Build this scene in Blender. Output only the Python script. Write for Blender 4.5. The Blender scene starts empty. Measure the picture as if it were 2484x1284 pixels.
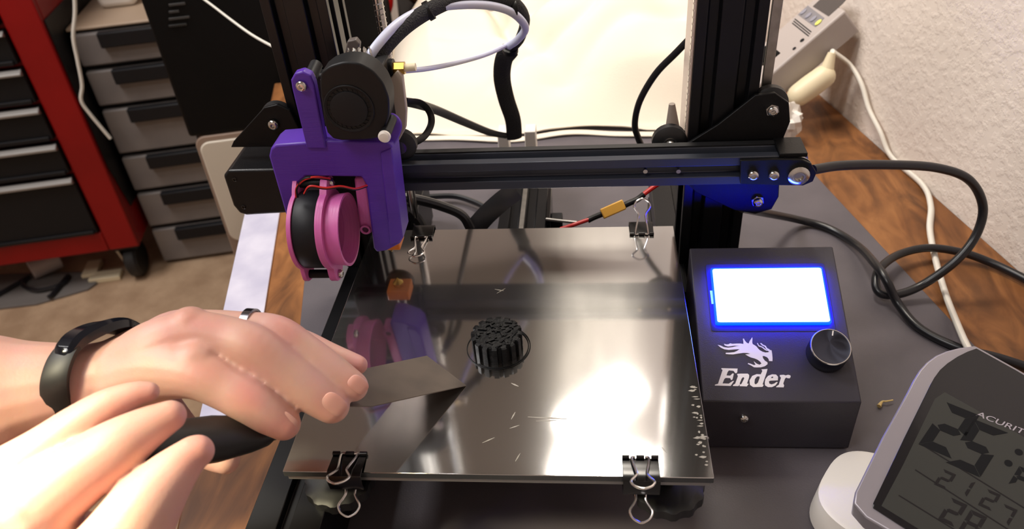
import bpy, bmesh, math, random
from mathutils import Vector, Matrix
import mathutils.noise as mn
random.seed(7)
S = 0.001                                    # every length below is in millimetres
SC = bpy.context.scene
COL = SC.collection

# ------------------------------------------------------------------ camera
FPX, IW, IH = 1896.2, 2484.0, 1284.0
RC = ((0.99501, 0.01110, 0.09915), (0.07207, 0.60400, -0.79372), (-0.06870, 0.79691, 0.60019))
CX = Vector((RC[0][0], RC[1][0], RC[2][0])).normalized()
CZ = Vector((RC[0][2], RC[1][2], RC[2][2])).normalized()
CY = CZ.cross(CX).normalized()
CX = CY.cross(CZ)
CP = Vector((53.7, -383.46, 343.48))
cam = bpy.data.cameras.new('camera')
camo = bpy.data.objects.new('camera', cam)
COL.objects.link(camo)
M = Matrix((CX, CY, CZ)).transposed().to_4x4()
M.translation = CP * S
camo.matrix_world = M
cam.sensor_width = 36.0
cam.lens = FPX / IW * 36.0
cam.clip_start, cam.clip_end = 0.01, 30
cam.dof.use_dof = True
cam.dof.focus_distance = 0.50
cam.dof.aperture_fstop = 11
SC.camera = camo

# ------------------------------------------------------------------ light
SC.view_settings.view_transform = 'Standard'
SC.view_settings.look = 'None'
SC.view_settings.exposure = 0.0
SC.view_settings.gamma = 1.0
SC.view_settings.use_curve_mapping = False
wd = bpy.data.worlds.new('world')
SC.world = wd
wd.use_nodes = True
wd.node_tree.nodes['Background'].inputs[0].default_value = (0.75, 0.85, 1.0, 1)
wd.node_tree.nodes['Background'].inputs[1].default_value = 0.05


def area(name, loc, target, power, sx, sy, color, spread=180):
    l = bpy.data.lights.new(name, 'AREA')
    l.shape, l.size, l.size_y = 'RECTANGLE', sx * S, sy * S
    l.energy, l.color, l.spread = power, color, math.radians(spread)
    o = bpy.data.objects.new(name, l)
    COL.objects.link(o)
    o.location = Vector(loc) * S
    o.rotation_euler = (Vector(target) - Vector(loc)).to_track_quat('-Z', 'Y').to_euler()
    return o


area('desk_lamp_light', (66, 400, 690), (95, 540, -60), 3.7, 150, 170, (1.0, 0.915, 0.80))
area('streak_taper_light', (70, 575, 700), (95, 600, -60), 1.1, 60, 170, (1.0, 0.915, 0.80))  # second panel added to taper the lamp's streak in the mirror
area('ceiling_light', (-1150, 350, 1580), (-450, 400, -100), 36.0, 800, 600, (1.0, 0.97, 0.95))
area('front_fill_light', (-750, -600, 1580), (-350, 100, -100), 12.0, 500, 500, (1.0, 0.97, 0.95))  # unseen fill added to brighten the printer's front
area('task_lamp_light', (-430, -330, 480), (-235, -290, 90), 1.7, 110, 110, (1.0, 0.88, 0.56), 42)


# ------------------------------------------------------------------ picture to place
def ray(px, py):
    return CX * ((px - IW / 2) / FPX) + CY * ((IH / 2 - py) / FPX) - CZ


AR = math.radians(13.0)
U = Vector((math.cos(AR), math.sin(AR), 0))
V = Vector((-math.sin(AR), math.cos(AR), 0))
ZV = Vector((0, 0, 1))


def RM(u, v, z):
    return U * u + V * v + ZV * z


def P(px, py, x=None, y=None, z=None, d=None, u=None, v=None):
    """point of the place seen at a photograph pixel, on a given plane (or at a given depth d)"""
    r = ray(px, py)
    if d is not None:
        t = d
    elif x is not None:
        t = (x - CP.x) / r.x
    elif y is not None:
        t = (y - CP.y) / r.y
    elif z is not None:
        t = (z - CP.z) / r.z
    elif v is not None:
        t = (v - CP.dot(V)) / r.dot(V)
    else:
        t = (u - CP.dot(U)) / r.dot(U)
    return CP + r * t


def PR(px, py, **k):
    X = P(px, py, **k)
    return Vector((X.dot(U), X.dot(V), X.z))


def plane_hit(px, py, o, n):
    r = ray(px, py)
    return CP + r * ((o - CP).dot(n) / r.dot(n))


# ------------------------------------------------------------------ materials
def lin(c):
    c = c / 255.0
    return c / 12.92 if c <= 0.04045 else ((c + 0.055) / 1.055) ** 2.4


def rgb(c):
    return (lin(c[0]), lin(c[1]), lin(c[2]), 1)


def mat(name, col, rough=0.5, metal=0.0, var=None, vscale=200, bump=0.0, bscale=400, spec=0.5, coat=0.0,
        emit=None, estr=0.0, trans=0.0, stretch=None, sss=0.0, detail=3, alpha=1.0):
    m = bpy.data.materials.new(name)
    m.use_nodes = True
    nt = m.node_tree
    b = nt.nodes['Principled BSDF']
    b.inputs['Base Color'].default_value = rgb(col)
    b.inputs['Roughness'].default_value = rough
    b.inputs['Metallic'].default_value = metal
    b.inputs['Specular IOR Level'].default_value = spec
    b.inputs['Coat Weight'].default_value = coat
    b.inputs['Transmission Weight'].default_value = trans
    b.inputs['Alpha'].default_value = alpha
    if sss:
        b.inputs['Subsurface Weight'].default_value = sss
        b.inputs['Subsurface Radius'].default_value = (0.006, 0.002, 0.001)
        b.inputs['Subsurface Scale'].default_value = 1.0
    if emit:
        b.inputs['Emission Color'].default_value = rgb(emit)
        b.inputs['Emission Strength'].default_value = estr
    tc = None
    if var or bump:
        tc = nt.nodes.new('ShaderNodeTexCoord')
        mp = nt.nodes.new('ShaderNodeMapping')
        nt.links.new(tc.outputs['Object'], mp.inputs[0])
        if stretch:
            mp.inputs['Scale'].default_value = stretch[:3]
            if len(stretch) > 3:
                mp.inputs['Rotation'].default_value = (0, 0, stretch[3])
    if var:
        nz = nt.nodes.new('ShaderNodeTexNoise')
        nz.inputs['Scale'].default_value = vscale
        nz.inputs['Detail'].default_value = detail
        nt.links.new(mp.outputs[0], nz.inputs['Vector'])
        cr = nt.nodes.new('ShaderNodeValToRGB')
        cr.color_ramp.elements[0].position = 0.35
        cr.color_ramp.elements[1].position = 0.65
        cr.color_ramp.elements[0].color = rgb(var)
        cr.color_ramp.elements[1].color = rgb(col)
        nt.links.new(nz.outputs['Fac'], cr.inputs[0])
        nt.links.new(cr.outputs[0], b.inputs['Base Color'])
    if bump:
        nb = nt.nodes.new('ShaderNodeTexNoise')
        nb.inputs['Scale'].default_value = bscale
        nb.inputs['Detail'].default_value = detail
        nt.links.new(mp.outputs[0], nb.inputs['Vector'])
        bn = nt.nodes.new('ShaderNodeBump')
        bn.inputs['Strength'].default_value = bump
        bn.inputs['Distance'].default_value = 0.002
        nt.links.new(nb.outputs['Fac'], bn.inputs['Height'])
        nt.links.new(bn.outputs[0], b.inputs['Normal'])
    return m


M_BLACK = mat('black_plastic', (11, 11, 13), 0.45, spec=0.3)
M_BLACKG = mat('black_gloss', (10, 10, 13), 0.16, var=(8, 8, 10), vscale=40)
M_ANOD = mat('black_anodised', (13, 13, 16), 0.36, spec=0.3)
M_BEAM = mat('grey_black_beam', (62, 66, 76), 0.34, metal=0.5)  # bluish reflection on the anodised beam put into this lighter base
M_PLATE = mat('black_powder_coat', (9, 9, 11), 0.45, bump=0.1, bscale=1500, spec=0.25)
M_BOXP = mat('control_box_paint', (50, 47, 55), 0.48, bump=0.12, bscale=1500)
M_RUB = mat('black_rubber', (22, 22, 24), 0.5)
M_CABLE = mat('black_cable_jacket', (22, 22, 26), 0.33)
M_SLEEVE = mat('black_woven_sleeve', (22, 22, 26), 0.75, bump=0.9, bscale=900)
M_STEEL = mat('bright_steel', (205, 203, 200), 0.2, metal=1.0)
M_WIRE = mat('chrome_wire', (225, 222, 220), 0.22, metal=1.0)
M_ALU = mat('aluminium', (178, 174, 170), 0.36, metal=1.0, var=(160, 157, 152), vscale=120)
M_ALUD = mat('grey_plate_edge', (150, 150, 150), 0.45, metal=0.6)
M_GLASSE = mat('dark_glass_edge', (60, 62, 64), 0.2)
M_PURP = mat('purple_print', (84, 44, 160), 0.45, var=(78, 40, 152), vscale=60, bump=0.12, bscale=1400, stretch=(0.05, 0.05, 1.0), spec=0.4)
M_PINK = mat('pink_print', (206, 104, 172), 0.45, var=(198, 94, 162), vscale=90, bump=0.15, bscale=1400, stretch=(1.0, 0.05, 0.05), sss=0.15)
M_FAN = mat('fan_black', (14, 14, 16), 0.5, spec=0.3)
M_WHITEP = mat('white_plastic', (228, 222, 214), 0.45)
M_CREAM = mat('cream_plastic', (222, 208, 176), 0.45)
M_BRASS = mat('brass', (214, 178, 92), 0.3, metal=1.0)
M_RED = mat('red_wire', (190, 30, 28), 0.45)
M_YEL = mat('yellow_connector', (232, 176, 72), 0.45)
M_ORNG = mat('orange_sleeve', (214, 120, 30), 0.5)
M_PTFE = mat('white_tube', (196, 200, 222), 0.4, sss=0.1)
M_CORDW = mat('white_cord', (226, 222, 212), 0.42)
M_MAT = mat('grey_desk_mat', (94, 88, 93), 0.5, var=(84, 79, 84), vscale=18, bump=0.1, bscale=900)
M_WOOD = None
M_STRIP = mat('brushed_aluminium_strip', (226, 224, 242), 0.36, metal=0.3, var=(200, 198, 222), vscale=22, detail=5)
M_CLOTH = mat('cream_cotton', (228, 217, 200), 0.9, bump=0.25, bscale=1200)
M_REDP = mat('red_enamel', (140, 9, 9), 0.45, var=(128, 7, 7), vscale=6, spec=0.3)
M_DRAWB = mat('charcoal_enamel', (22, 22, 24), 0.5, spec=0.2)
M_LIP = mat('grey_aluminium_lip', (150, 146, 142), 0.45, metal=0.3)
M_GDRAW = mat('smoky_grey_plastic', (128, 121, 116), 0.42, var=(112, 106, 104), vscale=9)
M_DGREY = mat('dark_grey_plastic', (20, 20, 23), 0.5, spec=0.25)
M_TAN = mat('tan_plastic', (172, 150, 128), 0.5)
M_PANEL = mat('ivory_panel', (200, 192, 178), 0.5)
M_TRIM = mat('taupe_trim', (140, 120, 106), 0.5)
M_GREYP = mat('light_grey_plastic', (168, 158, 154), 0.5)
M_BEZEL = mat('silver_bezel', (150, 144, 150), 0.38, metal=0.35)
M_FACE = mat('gloss_black_face', (22, 22, 26), 0.14, coat=0.3)
M_LCD = mat('lcd_glass', (56, 56, 53), 0.4, spec=0.25)
M_LCDK = mat('lcd_segment', (25, 25, 27), 0.6, spec=0.1)
M_LCDF = mat('lcd_faint_segment', (36, 33, 34), 0.6, spec=0.1)
M_PRINTW = mat('white_print_ink', (232, 228, 226), 0.5)
M_INK = mat('silver_ink', (160, 152, 160), 0.5)
M_FIL = mat('cream_filament', (214, 186, 120), 0.5)
M_RUBM = mat('grey_rubber_mat', (104, 98, 94), 0.8, bump=0.4, bscale=120)
M_LEAF = mat('patterned_brown', (126, 84, 36), 0.7, var=(40, 26, 14), vscale=70)
M_BTN = mat('grey_button', (138, 136, 148), 0.5)
M_BTNY = mat('lime_button', (222, 222, 110), 0.5)
M_MSCR = mat('meter_screen', (82, 76, 74), 0.25)
M_SCREEN = mat('lcd_backlight', (20, 30, 60), 0.4, emit=(112, 154, 255), estr=8.0)
M_BLOOM = mat('screen_bloom_glow', (10, 20, 60), 0.4, emit=(0, 6, 255), estr=95)  # blue emission added to spread screen bloom over the panel
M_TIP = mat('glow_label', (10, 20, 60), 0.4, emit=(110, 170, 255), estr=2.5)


def wood_mat():
    m = bpy.data.materials.new('varnished_wood')
    m.use_nodes = True
    nt = m.node_tree
    b = nt.nodes['Principled BSDF']
    tc = nt.nodes.new('ShaderNodeTexCoord')
    mp = nt.nodes.new('ShaderNodeMapping')
    mp.inputs['Rotation'].default_value = (0, 0, -AR)
    mp.inputs['Scale'].default_value = (4.5, 1.5, 4.5)
    nt.links.new(tc.outputs['Object'], mp.inputs[0])
    n1 = nt.nodes.new('ShaderNodeTexNoise')
    n1.inputs['Scale'].default_value = 9
    n1.inputs['Detail'].default_value = 6
    n1.inputs['Distortion'].default_value = 1.2
    nt.links.new(mp.outputs[0], n1.inputs['Vector'])
    cr = nt.nodes.new('ShaderNodeValToRGB')
    e = cr.color_ramp.elements
    e[0].position, e[0].color = 0.30, rgb((92, 60, 36))
    e[1].position, e[1].color = 0.72, rgb((164, 112, 66))
    x = e.new(0.52)
    x.color = rgb((136, 90, 52))
    nt.links.new(n1.outputs['Fac'], cr.inputs[0])
    n2 = nt.nodes.new('ShaderNodeTexNoise')
    n2.inputs['Scale'].default_value = 14
    n2.inputs['Detail'].default_value = 3
    nt.links.new(tc.outputs['Object'], n2.inputs['Vector'])
    c2 = nt.nodes.new('ShaderNodeValToRGB')
    c2.color_ramp.elements[0].position, c2.color_ramp.elements[0].color = 0.35, (0.62, 0.55, 0.5, 1)
    c2.color_ramp.elements[1].position, c2.color_ramp.elements[1].color = 0.62, (1, 1, 1, 1)
    nt.links.new(n2.outputs['Fac'], c2.inputs[0])
    mx = nt.nodes.new('ShaderNodeMix')
    mx.data_type, mx.blend_type = 'RGBA', 'MULTIPLY'
    mx.inputs[0].default_value = 0.8
    nt.links.new(cr.outputs[0], mx.inputs[6])
    nt.links.new(c2.outputs[0], mx.inputs[7])
    nt.links.new(mx.outputs[2], b.inputs['Base Color'])
    b.inputs['Roughness'].default_value = 0.5
    b.inputs['Specular IOR Level'].default_value = 0.3
    return m


M_WOOD = wood_mat()


def wall_mat():
    m = bpy.data.materials.new('knockdown_plaster')
    m.use_nodes = True
    nt = m.node_tree
    b = nt.nodes['Principled BSDF']
    b.inputs['Base Color'].default_value = rgb((220, 208, 198))
    b.inputs['Roughness'].default_value = 0.75
    tc = nt.nodes.new('ShaderNodeTexCoord')
    n1 = nt.nodes.new('ShaderNodeTexNoise')
    n1.inputs['Scale'].default_value = 105
    n1.inputs['Detail'].default_value = 4
    n1.inputs['Roughness'].default_value = 0.55
    nt.links.new(tc.outputs['Object'], n1.inputs['Vector'])
    cr = nt.nodes.new('ShaderNodeValToRGB')
    cr.color_ramp.elements[0].position = 0.44
    cr.color_ramp.elements[1].position = 0.60
    nt.links.new(n1.outputs['Fac'], cr.inputs[0])
    bn = nt.nodes.new('ShaderNodeBump')
    bn.inputs['Strength'].default_value = 0.2
    bn.inputs['Distance'].default_value = 0.003
    nt.links.new(cr.outputs[0], bn.inputs['Height'])
    nt.links.new(bn.outputs[0], b.inputs['Normal'])
    return m


M_WALL = wall_mat()
M_CEIL = mat('ceiling_paint', (168, 164, 158), 0.8, bump=0.3, bscale=40)
M_CARPET = mat('beige_carpet', (186, 156, 126), 0.95, var=(160, 130, 102), vscale=14, bump=1.0, bscale=260, detail=6)


def mirror_mat():
    m = bpy.data.materials.new('mirror_glass')
    m.use_nodes = True
    nt = m.node_tree
    b = nt.nodes['Principled BSDF']
    b.inputs['Base Color'].default_value = rgb((206, 206, 208))
    b.inputs['Metallic'].default_value = 1.0
    b.inputs['Roughness'].default_value = 0.075
    g = nt.nodes.new('ShaderNodeBsdfPrincipled')
    g.inputs['Base Color'].default_value = rgb((222, 218, 212))
    g.inputs['Metallic'].default_value = 1.0
    g.inputs['Roughness'].default_value = 0.27
    g.inputs['Anisotropic'].default_value = 1.0
    tg = nt.nodes.new('ShaderNodeTangent')
    tg.direction_type = 'UV_MAP'
    tg.uv_map = 'grain'
    nt.links.new(tg.outputs[0], g.inputs['Tangent'])
    tc = nt.nodes.new('ShaderNodeTexCoord')
    mp = nt.nodes.new('ShaderNodeMapping')
    mp.inputs['Scale'].default_value = (12, 3, 1)
    nt.links.new(tc.outputs['Object'], mp.inputs[0])
    nz = nt.nodes.new('ShaderNodeTexNoise')
    nz.inputs['Scale'].default_value = 6
    nz.inputs['Detail'].default_value = 4
    nt.links.new(mp.outputs[0], nz.inputs['Vector'])
    mr = nt.nodes.new('ShaderNodeMapRange')
    mr.inputs['From Min'].default_value = 0.3
    mr.inputs['From Max'].default_value = 0.7
    mr.inputs['To Min'].default_value = 0.11
    mr.inputs['To Max'].default_value = 0.15
    nt.links.new(nz.outputs['Fac'], mr.inputs[0])
    mx = nt.nodes.new('ShaderNodeMixShader')
    nt.links.new(mr.outputs[0], mx.inputs[0])
    nt.links.new(b.outputs[0], mx.inputs[1])
    nt.links.new(g.outputs[0], mx.inputs[2])
    nt.links.new(mx.outputs[0], nt.nodes['Material Output'].inputs['Surface'])
    return m


M_MIRROR = mirror_mat()


def skin_mat():
    m = bpy.data.materials.new('skin')
    m.use_nodes = True
    nt = m.node_tree
    b = nt.nodes['Principled BSDF']
    at = nt.nodes.new('ShaderNodeAttribute')
    at.attribute_name = 'flush'
    mx = nt.nodes.new('ShaderNodeMix')
    mx.data_type = 'RGBA'
    mx.inputs[6].default_value = rgb((198, 156, 144))
    mx.inputs[7].default_value = rgb((194, 128, 120))
    nt.links.new(at.outputs['Fac'], mx.inputs[0])
    tc = nt.nodes.new('ShaderNodeTexCoord')
    nz = nt.nodes.new('ShaderNodeTexNoise')
    nz.inputs['Scale'].default_value = 60
    nz.inputs['Detail'].default_value = 4
    nt.links.new(tc.outputs['Object'], nz.inputs['Vector'])
    m2 = nt.nodes.new('ShaderNodeMix')
    m2.data_type, m2.blend_type = 'RGBA', 'OVERLAY'
    m2.inputs[0].default_value = 0.12
    nt.links.new(mx.outputs[2], m2.inputs[6])
    nt.links.new(nz.outputs['Color'], m2.inputs[7])
    nt.links.new(m2.outputs[2], b.inputs['Base Color'])
    b.inputs['Roughness'].default_value = 0.5
    b.inputs['Subsurface Weight'].default_value = 0.25
    b.inputs['Subsurface Radius'].default_value = (0.006, 0.002, 0.001)
    b.inputs['Subsurface Scale'].default_value = 1.0
    nb = nt.nodes.new('ShaderNodeTexNoise')
    nb.inputs['Scale'].default_value = 700
    nt.links.new(tc.outputs['Object'], nb.inputs['Vector'])
    bn = nt.nodes.new('ShaderNodeBump')
    bn.inputs['Strength'].default_value = 0.08
    bn.inputs['Distance'].default_value = 0.001
    nt.links.new(nb.outputs['Fac'], bn.inputs['Height'])
    nt.links.new(bn.outputs[0], b.inputs['Normal'])
    return m


M_SKIN = skin_mat()
M_NAIL = mat('fingernail', (200, 150, 140), 0.36, sss=0.25)

# ------------------------------------------------------------------ building helpers
WORLD = {}


def tag(o, label=None, cat=None, group=None, kind=None):
    if label:
        o['label'] = label
    if cat:
        o['category'] = cat
    if group:
        o['group'] = group
    if kind:
        o['kind'] = kind
    return o


def thing(name, loc, label, cat, group=None):
    o = bpy.data.objects.new(name, None)
    COL.objects.link(o)
    o.empty_display_size = 0.01
    o.location = Vector(loc) * S
    WORLD[o.name] = Vector(loc)
    return tag(o, label, cat, group)


def crom(pts, n=6, closed=False):
    """smooth curve through points"""
    pts = [Vector(p) for p in pts]
    N = len(pts)
    out = []
    rng = range(N) if closed else range(N - 1)
    for i in rng:
        if closed:
            a, b, c, d = pts[(i - 1) % N], pts[i], pts[(i + 1) % N], pts[(i + 2) % N]
        else:
            b, c = pts[i], pts[i + 1]
            a = pts[i - 1] if i else b + (b - c)
            d = pts[i + 2] if i + 2 < N else c + (c - b)
        for k in range(n):
            t = k / n
            out.append(0.5 * ((2 * b) + (c - a) * t + (2 * a - 5 * b + 4 * c - d) * t * t + (3 * b - a - 3 * c + d) * t ** 3))
    if not closed:
        out.append(pts[-1])
    return out


class MB:
    def __init__(self, fr=None):
        self.v, self.f = [], []
        self.fr = fr

    def add(self, vs, fs):
        n = len(self.v)
        for p in vs:
            p = Vector(p)
            self.v.append(self.fr(*p) if self.fr else p)
        self.f += [tuple(i + n for i in f) for f in fs]
        return self

    def box(self, lo, hi):
        a, b = lo, hi
        vs = [(x, y, z) for x in (a[0], b[0]) for y in (a[1], b[1]) for z in (a[2], b[2])]
        return self.add(vs, [(0, 1, 3, 2), (4, 6, 7, 5), (0, 4, 5, 1), (2, 3, 7, 6), (0, 2, 6, 4), (1, 5, 7, 3)])

    def loft(self, loops, caps=True, closed=False):
        n = len(loops[0])
        vs = [p for l in loops for p in l]
        fs = []
        m = len(loops)
        for i in range(m if closed else m - 1):
            j = (i + 1) % m
            for k in range(n):
                q = (k + 1) % n
                fs.append((i * n + k, i * n + q, j * n + q, j * n + k))
        if caps and not closed:
            fs.append(tuple(range(n))[::-1])
            fs.append(tuple((m - 1) * n + k for k in range(n)))
        return self.add(vs, fs)

    def cyl(self, a, b, r, r2=None, n=24, chamfer=0.0):
        a, b = Vector(a), Vector(b)
        r2 = r if r2 is None else r2
        ax = (b - a).normalized()
        t = ax.orthogonal().normalized()
        w = ax.cross(t)
        L = (b - a).length

        def ring(s, rr):
            return [a + ax * s + (t * math.cos(2 * math.pi * k / n) + w * math.sin(2 * math.pi * k / n)) * rr for k in range(n)]
        c = chamfer
        loops = [ring(0, r - c), ring(c, r), ring(L - c, r2), ring(L, r2 - c)] if c else [ring(0, r), ring(L, r2)]
        return self.loft(loops)

    def lathe(self, o, ax, prof, n=32, up=None):
        """prof: (distance along axis, radius)"""
        o, ax = Vector(o), Vector(ax).normalized()
        t = (Vector(up) if up else ax.orthogonal()).normalized()
        w = ax.cross(t)
        loops = [[o + ax * s + (t * math.cos(2 * math.pi * k / n) + w * math.sin(2 * math.pi * k / n)) * r for k in range(n)] for s, r in prof]
        return self.loft(loops)

    def ring(self, o, ax, prof, n=32):
        o, ax = Vector(o), Vector(ax).normalized()
        t = ax.orthogonal().normalized()
        w = ax.cross(t)
        loops = [[o + ax * s + (t * math.cos(2 * math.pi * k / n) + w * math.sin(2 * math.pi * k / n)) * r for k in range(n)] for s, r in prof]
        return self.loft(loops, closed=True)

    def tube(self, pts, r, n=10, smooth=6, closed=False, flat=None, cap=False, normal=None):
        """flat=(a,b): flat section, a along the reference normal"""
        rs = r if isinstance(r, (list, tuple)) else None
        P0 = [Vector(p) for p in pts]
        if smooth:
            if rs:
                q = crom([Vector((i, rs[i], 0)) for i in range(len(rs))], smooth, closed)
                rs = [max(p.y, 0.05) for p in q]
            P0 = crom(P0, smooth, closed)
        m = len(P0)
        loops = []
        nn = None
        for i in range(m):
            if closed:
                tn = (P0[(i + 1) % m] - P0[i - 1]).normalized()
            else:
                tn = (P0[min(i + 1, m - 1)] - P0[max(i - 1, 0)]).normalized()
            if nn is None:
                ref = Vector(normal) if normal else (ZV if abs(tn.z) < 0.9 else Vector((0, 1, 0)))
                nn = (ref - tn * ref.dot(tn)).normalized()
            elif normal:
                nn = (Vector(normal) - tn * Vector(normal).dot(tn)).normalized()
            else:
                nn = (nn - tn * nn.dot(tn)).normalized()
            bb = tn.cross(nn)
            ra, rb = flat if flat else ((rs[i], rs[i]) if rs else (r, r))
            loops.append([P0[i] + nn * (math.cos(2 * math.pi * k / n) * ra) + bb * (math.sin(2 * math.pi * k / n) * rb) for k in range(n)])
        return self.loft(loops, closed=closed)

    def prism(self, outline, ext):
        """outline: list of 3-D points of a flat polygon; ext: extrusion vector"""
        o = [Vector(p) for p in outline]
        e = Vector(ext)
        n = len(o)
        vs = o + [p + e for p in o]
        fs = [tuple(range(n))[::-1], tuple(range(n, 2 * n))]
        fs += [(k, (k + 1) % n, n + (k + 1) % n, n + k) for k in range(n)]
        return self.add(vs, fs)

    def sphere(self, c, r, n=16, sq=(1, 1, 1)):
        c = Vector(c)
        vs, fs = [], []
        h = n // 2
        for i in range(1, h):
            a = math.pi * i / h
            for k in range(n):
                b = 2 * math.pi * k / n
                vs.append(c + Vector((math.sin(a) * math.cos(b) * sq[0], math.sin(a) * math.sin(b) * sq[1], math.cos(a) * sq[2])) * r)
        vs += [c + Vector((0, 0, sq[2] * r)), c - Vector((0, 0, sq[2] * r))]
        for i in range(h - 2):
            for k in range(n):
                q = (k + 1) % n
                fs.append((i * n + k, (i + 1) * n + k, (i + 1) * n + q, i * n + q))
        t = len(vs) - 2
        for k in range(n):
            q = (k + 1) % n
            fs.append((t, k, q))
            fs.append((t + 1, (h - 2) * n + q, (h - 2) * n + k))
        return self.add(vs, fs)

    def build(self, name, m, parent=None, bevel=0.0, smooth=True, label=None, cat=None, group=None, kind=None, seg=2, ang=35):
        vs = [Vector(p) for p in self.v]
        lo = Vector((min(p.x for p in vs), min(p.y for p in vs), min(p.z for p in vs)))
        hi = Vector((max(p.x for p in vs), max(p.y for p in vs), max(p.z for p in vs)))
        org = Vector(((lo.x + hi.x) / 2, (lo.y + hi.y) / 2, lo.z))
        me = bpy.data.meshes.new(name)
        bm = bmesh.new()
        bv = [bm.verts.new((p - org) * S) for p in vs]
        for f in self.f:
            try:
                bm.faces.new([bv[i] for i in f])
            except ValueError:
                pass
        bmesh.ops.recalc_face_normals(bm, faces=bm.faces)
        if smooth:
            for f in bm.faces:
                f.smooth = True
            for e in bm.edges:
                if len(e.link_faces) != 2 or e.calc_face_angle(0) > math.radians(ang):
                    e.smooth = False
        bm.to_mesh(me)
        bm.free()
        me.materials.append(m)
        o = bpy.data.objects.new(name, me)
        COL.objects.link(o)
        WORLD[o.name] = org
        if parent:
            o.parent = parent
            o.location = (org - WORLD[parent.name]) * S
        else:
            o.location = org * S
        if bevel:
            b = o.modifiers.new('bevel', 'BEVEL')
            b.width = bevel * S
            b.segments = seg
            b.limit_method = 'ANGLE'
            b.angle_limit = math.radians(40)
            b.harden_normals = False
        return tag(o, label, cat, group, kind)


def text_mesh(txt, size, shear=0.0, off=0.0):
    """flat lettering as 2-D triangles from the built-in font"""
    c = bpy.data.curves.new('lettering', 'FONT')
    c.body = txt
    c.size = size
    c.shear = shear
    c.offset = off
    c.resolution_u = 4
    o = bpy.data.objects.new('lettering', c)
    COL.objects.link(o)
    dg = bpy.context.evaluated_depsgraph_get()
    me = bpy.data.meshes.new_from_object(o.evaluated_get(dg))
    vs = [tuple(v.co) for v in me.vertices]
    fs = [tuple(p.vertices) for p in me.polygons]
    bpy.data.objects.remove(o)
    bpy.data.curves.remove(c)
    bpy.data.meshes.remove(me)
    return vs, fs


def bolt(parent, p, ax, r=3.0, h=3.0, name='bolt', m=None, socket=True):
    p, ax = Vector(p), Vector(ax).normalized()
    mb = MB()
    prof = [(0, r), (h * 0.55, r), (h * 0.85, r * 0.82), (h, r * 0.5)]
    if socket:
        prof += [(h * 0.98, r * 0.42), (h * 0.4, r * 0.38)]
    mb.lathe(p, ax, prof, 20)
    return mb.build(name, m or M_STEEL, parent)


# ================================================================== the room
FZ, TZ, DZ = -800.0, -88.0, -90.0      # floor, top of the desk mat, top of the desk wood
UL, UR, VF, VB, CZT = -2300.0, 447.0, -1500.0, 2300.0, 1650.0
MB(RM).box((UL, VF, FZ - 20), (UR, VB, FZ)).build('floor', M_CARPET, kind='structure')
MB(RM).box((UR, VF, FZ), (UR + 60, VB, CZT)).build('wall_right', M_WALL, kind='structure')
MB(RM).box((UL, VB, FZ), (UR, VB + 60, CZT)).build('wall_back', M_WALL, kind='structure')
MB(RM).box((UL - 60, VF, FZ), (UL, VB, CZT)).build('wall_left', M_WALL, kind='structure')
MB(RM).box((UL, VF - 60, FZ), (UR, VF, CZT)).build('wall_front', M_WALL, kind='structure')
MB(RM).box((UL, VF, CZT), (UR, VB, CZT + 30)).build('ceiling', M_CEIL, kind='structure')

# ------------------------------------------------------------------ desk, mat, strip
dk = thing('desk', RM(100, 150, FZ), 'brown varnished wooden desk along the textured wall carrying the printer', 'desk')
MB(RM).box((-236, -420, DZ - 32), (446, 690, DZ)).build('desktop', M_WOOD, dk, bevel=2)
for uu in (-215, 395):
    for vv in (-400, 630):
        MB(RM).box((uu, vv, FZ), (uu + 45, vv + 45, DZ - 32)).build('leg', M_WOOD, dk, bevel=2)
MB(RM).box((-166, -400, DZ + 0.05), (354, 560, TZ)).build('desk_mat', M_MAT, bevel=0.8,
        label='dark grey rubbery mat under the printer on the wooden desk', cat='mat')
MB(RM).box((-236, 18, DZ + 0.05), (-199, 585, DZ + 2.2)).build('metal_strip', M_STRIP, bevel=0.6,
        label='long shiny pale metal strip lying along left edge of desk', cat='metal strip')

# ================================================================== the printer
pr = thing('desktop_printer', (0, 0, TZ), 'black open-frame 3D printer with purple print head and blue lit screen', 'printer')
YU = 120.0                                  # front of the two uprights


def slotted(mb, p, ax, w, d, L, slots):
    """extrusion along ax: front width w (local x), depth d (local y); slots = list of (face, centre)"""


def profile_xy(x0, x1, y0, y1, front=(), left=(), right=(), sw=6.0, sd=5.0):
    pts = []
    pts.append((x0, y0))
    for c in front:
        pts += [(c - sw / 2 - 1.5, y0), (c - sw / 2, y0 + sd), (c + sw / 2, y0 + sd), (c + sw / 2 + 1.5, y0)]
    pts.append((x1, y0))
    for c in right:
        pts += [(x1, c - sw / 2 - 1.5), (x1 - sd, c - sw / 2), (x1 - sd, c + sw / 2), (x1, c + sw / 2 + 1.5)]
    pts.append((x1, y1))
    pts.append((x0, y1))
    for c in left:
        pts += [(x0, c + sw / 2 + 1.5), (x0 + sd, c + sw / 2), (x0 + sd, c - sw / 2), (x0, c - sw / 2 - 1.5)]
    return pts


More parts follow.
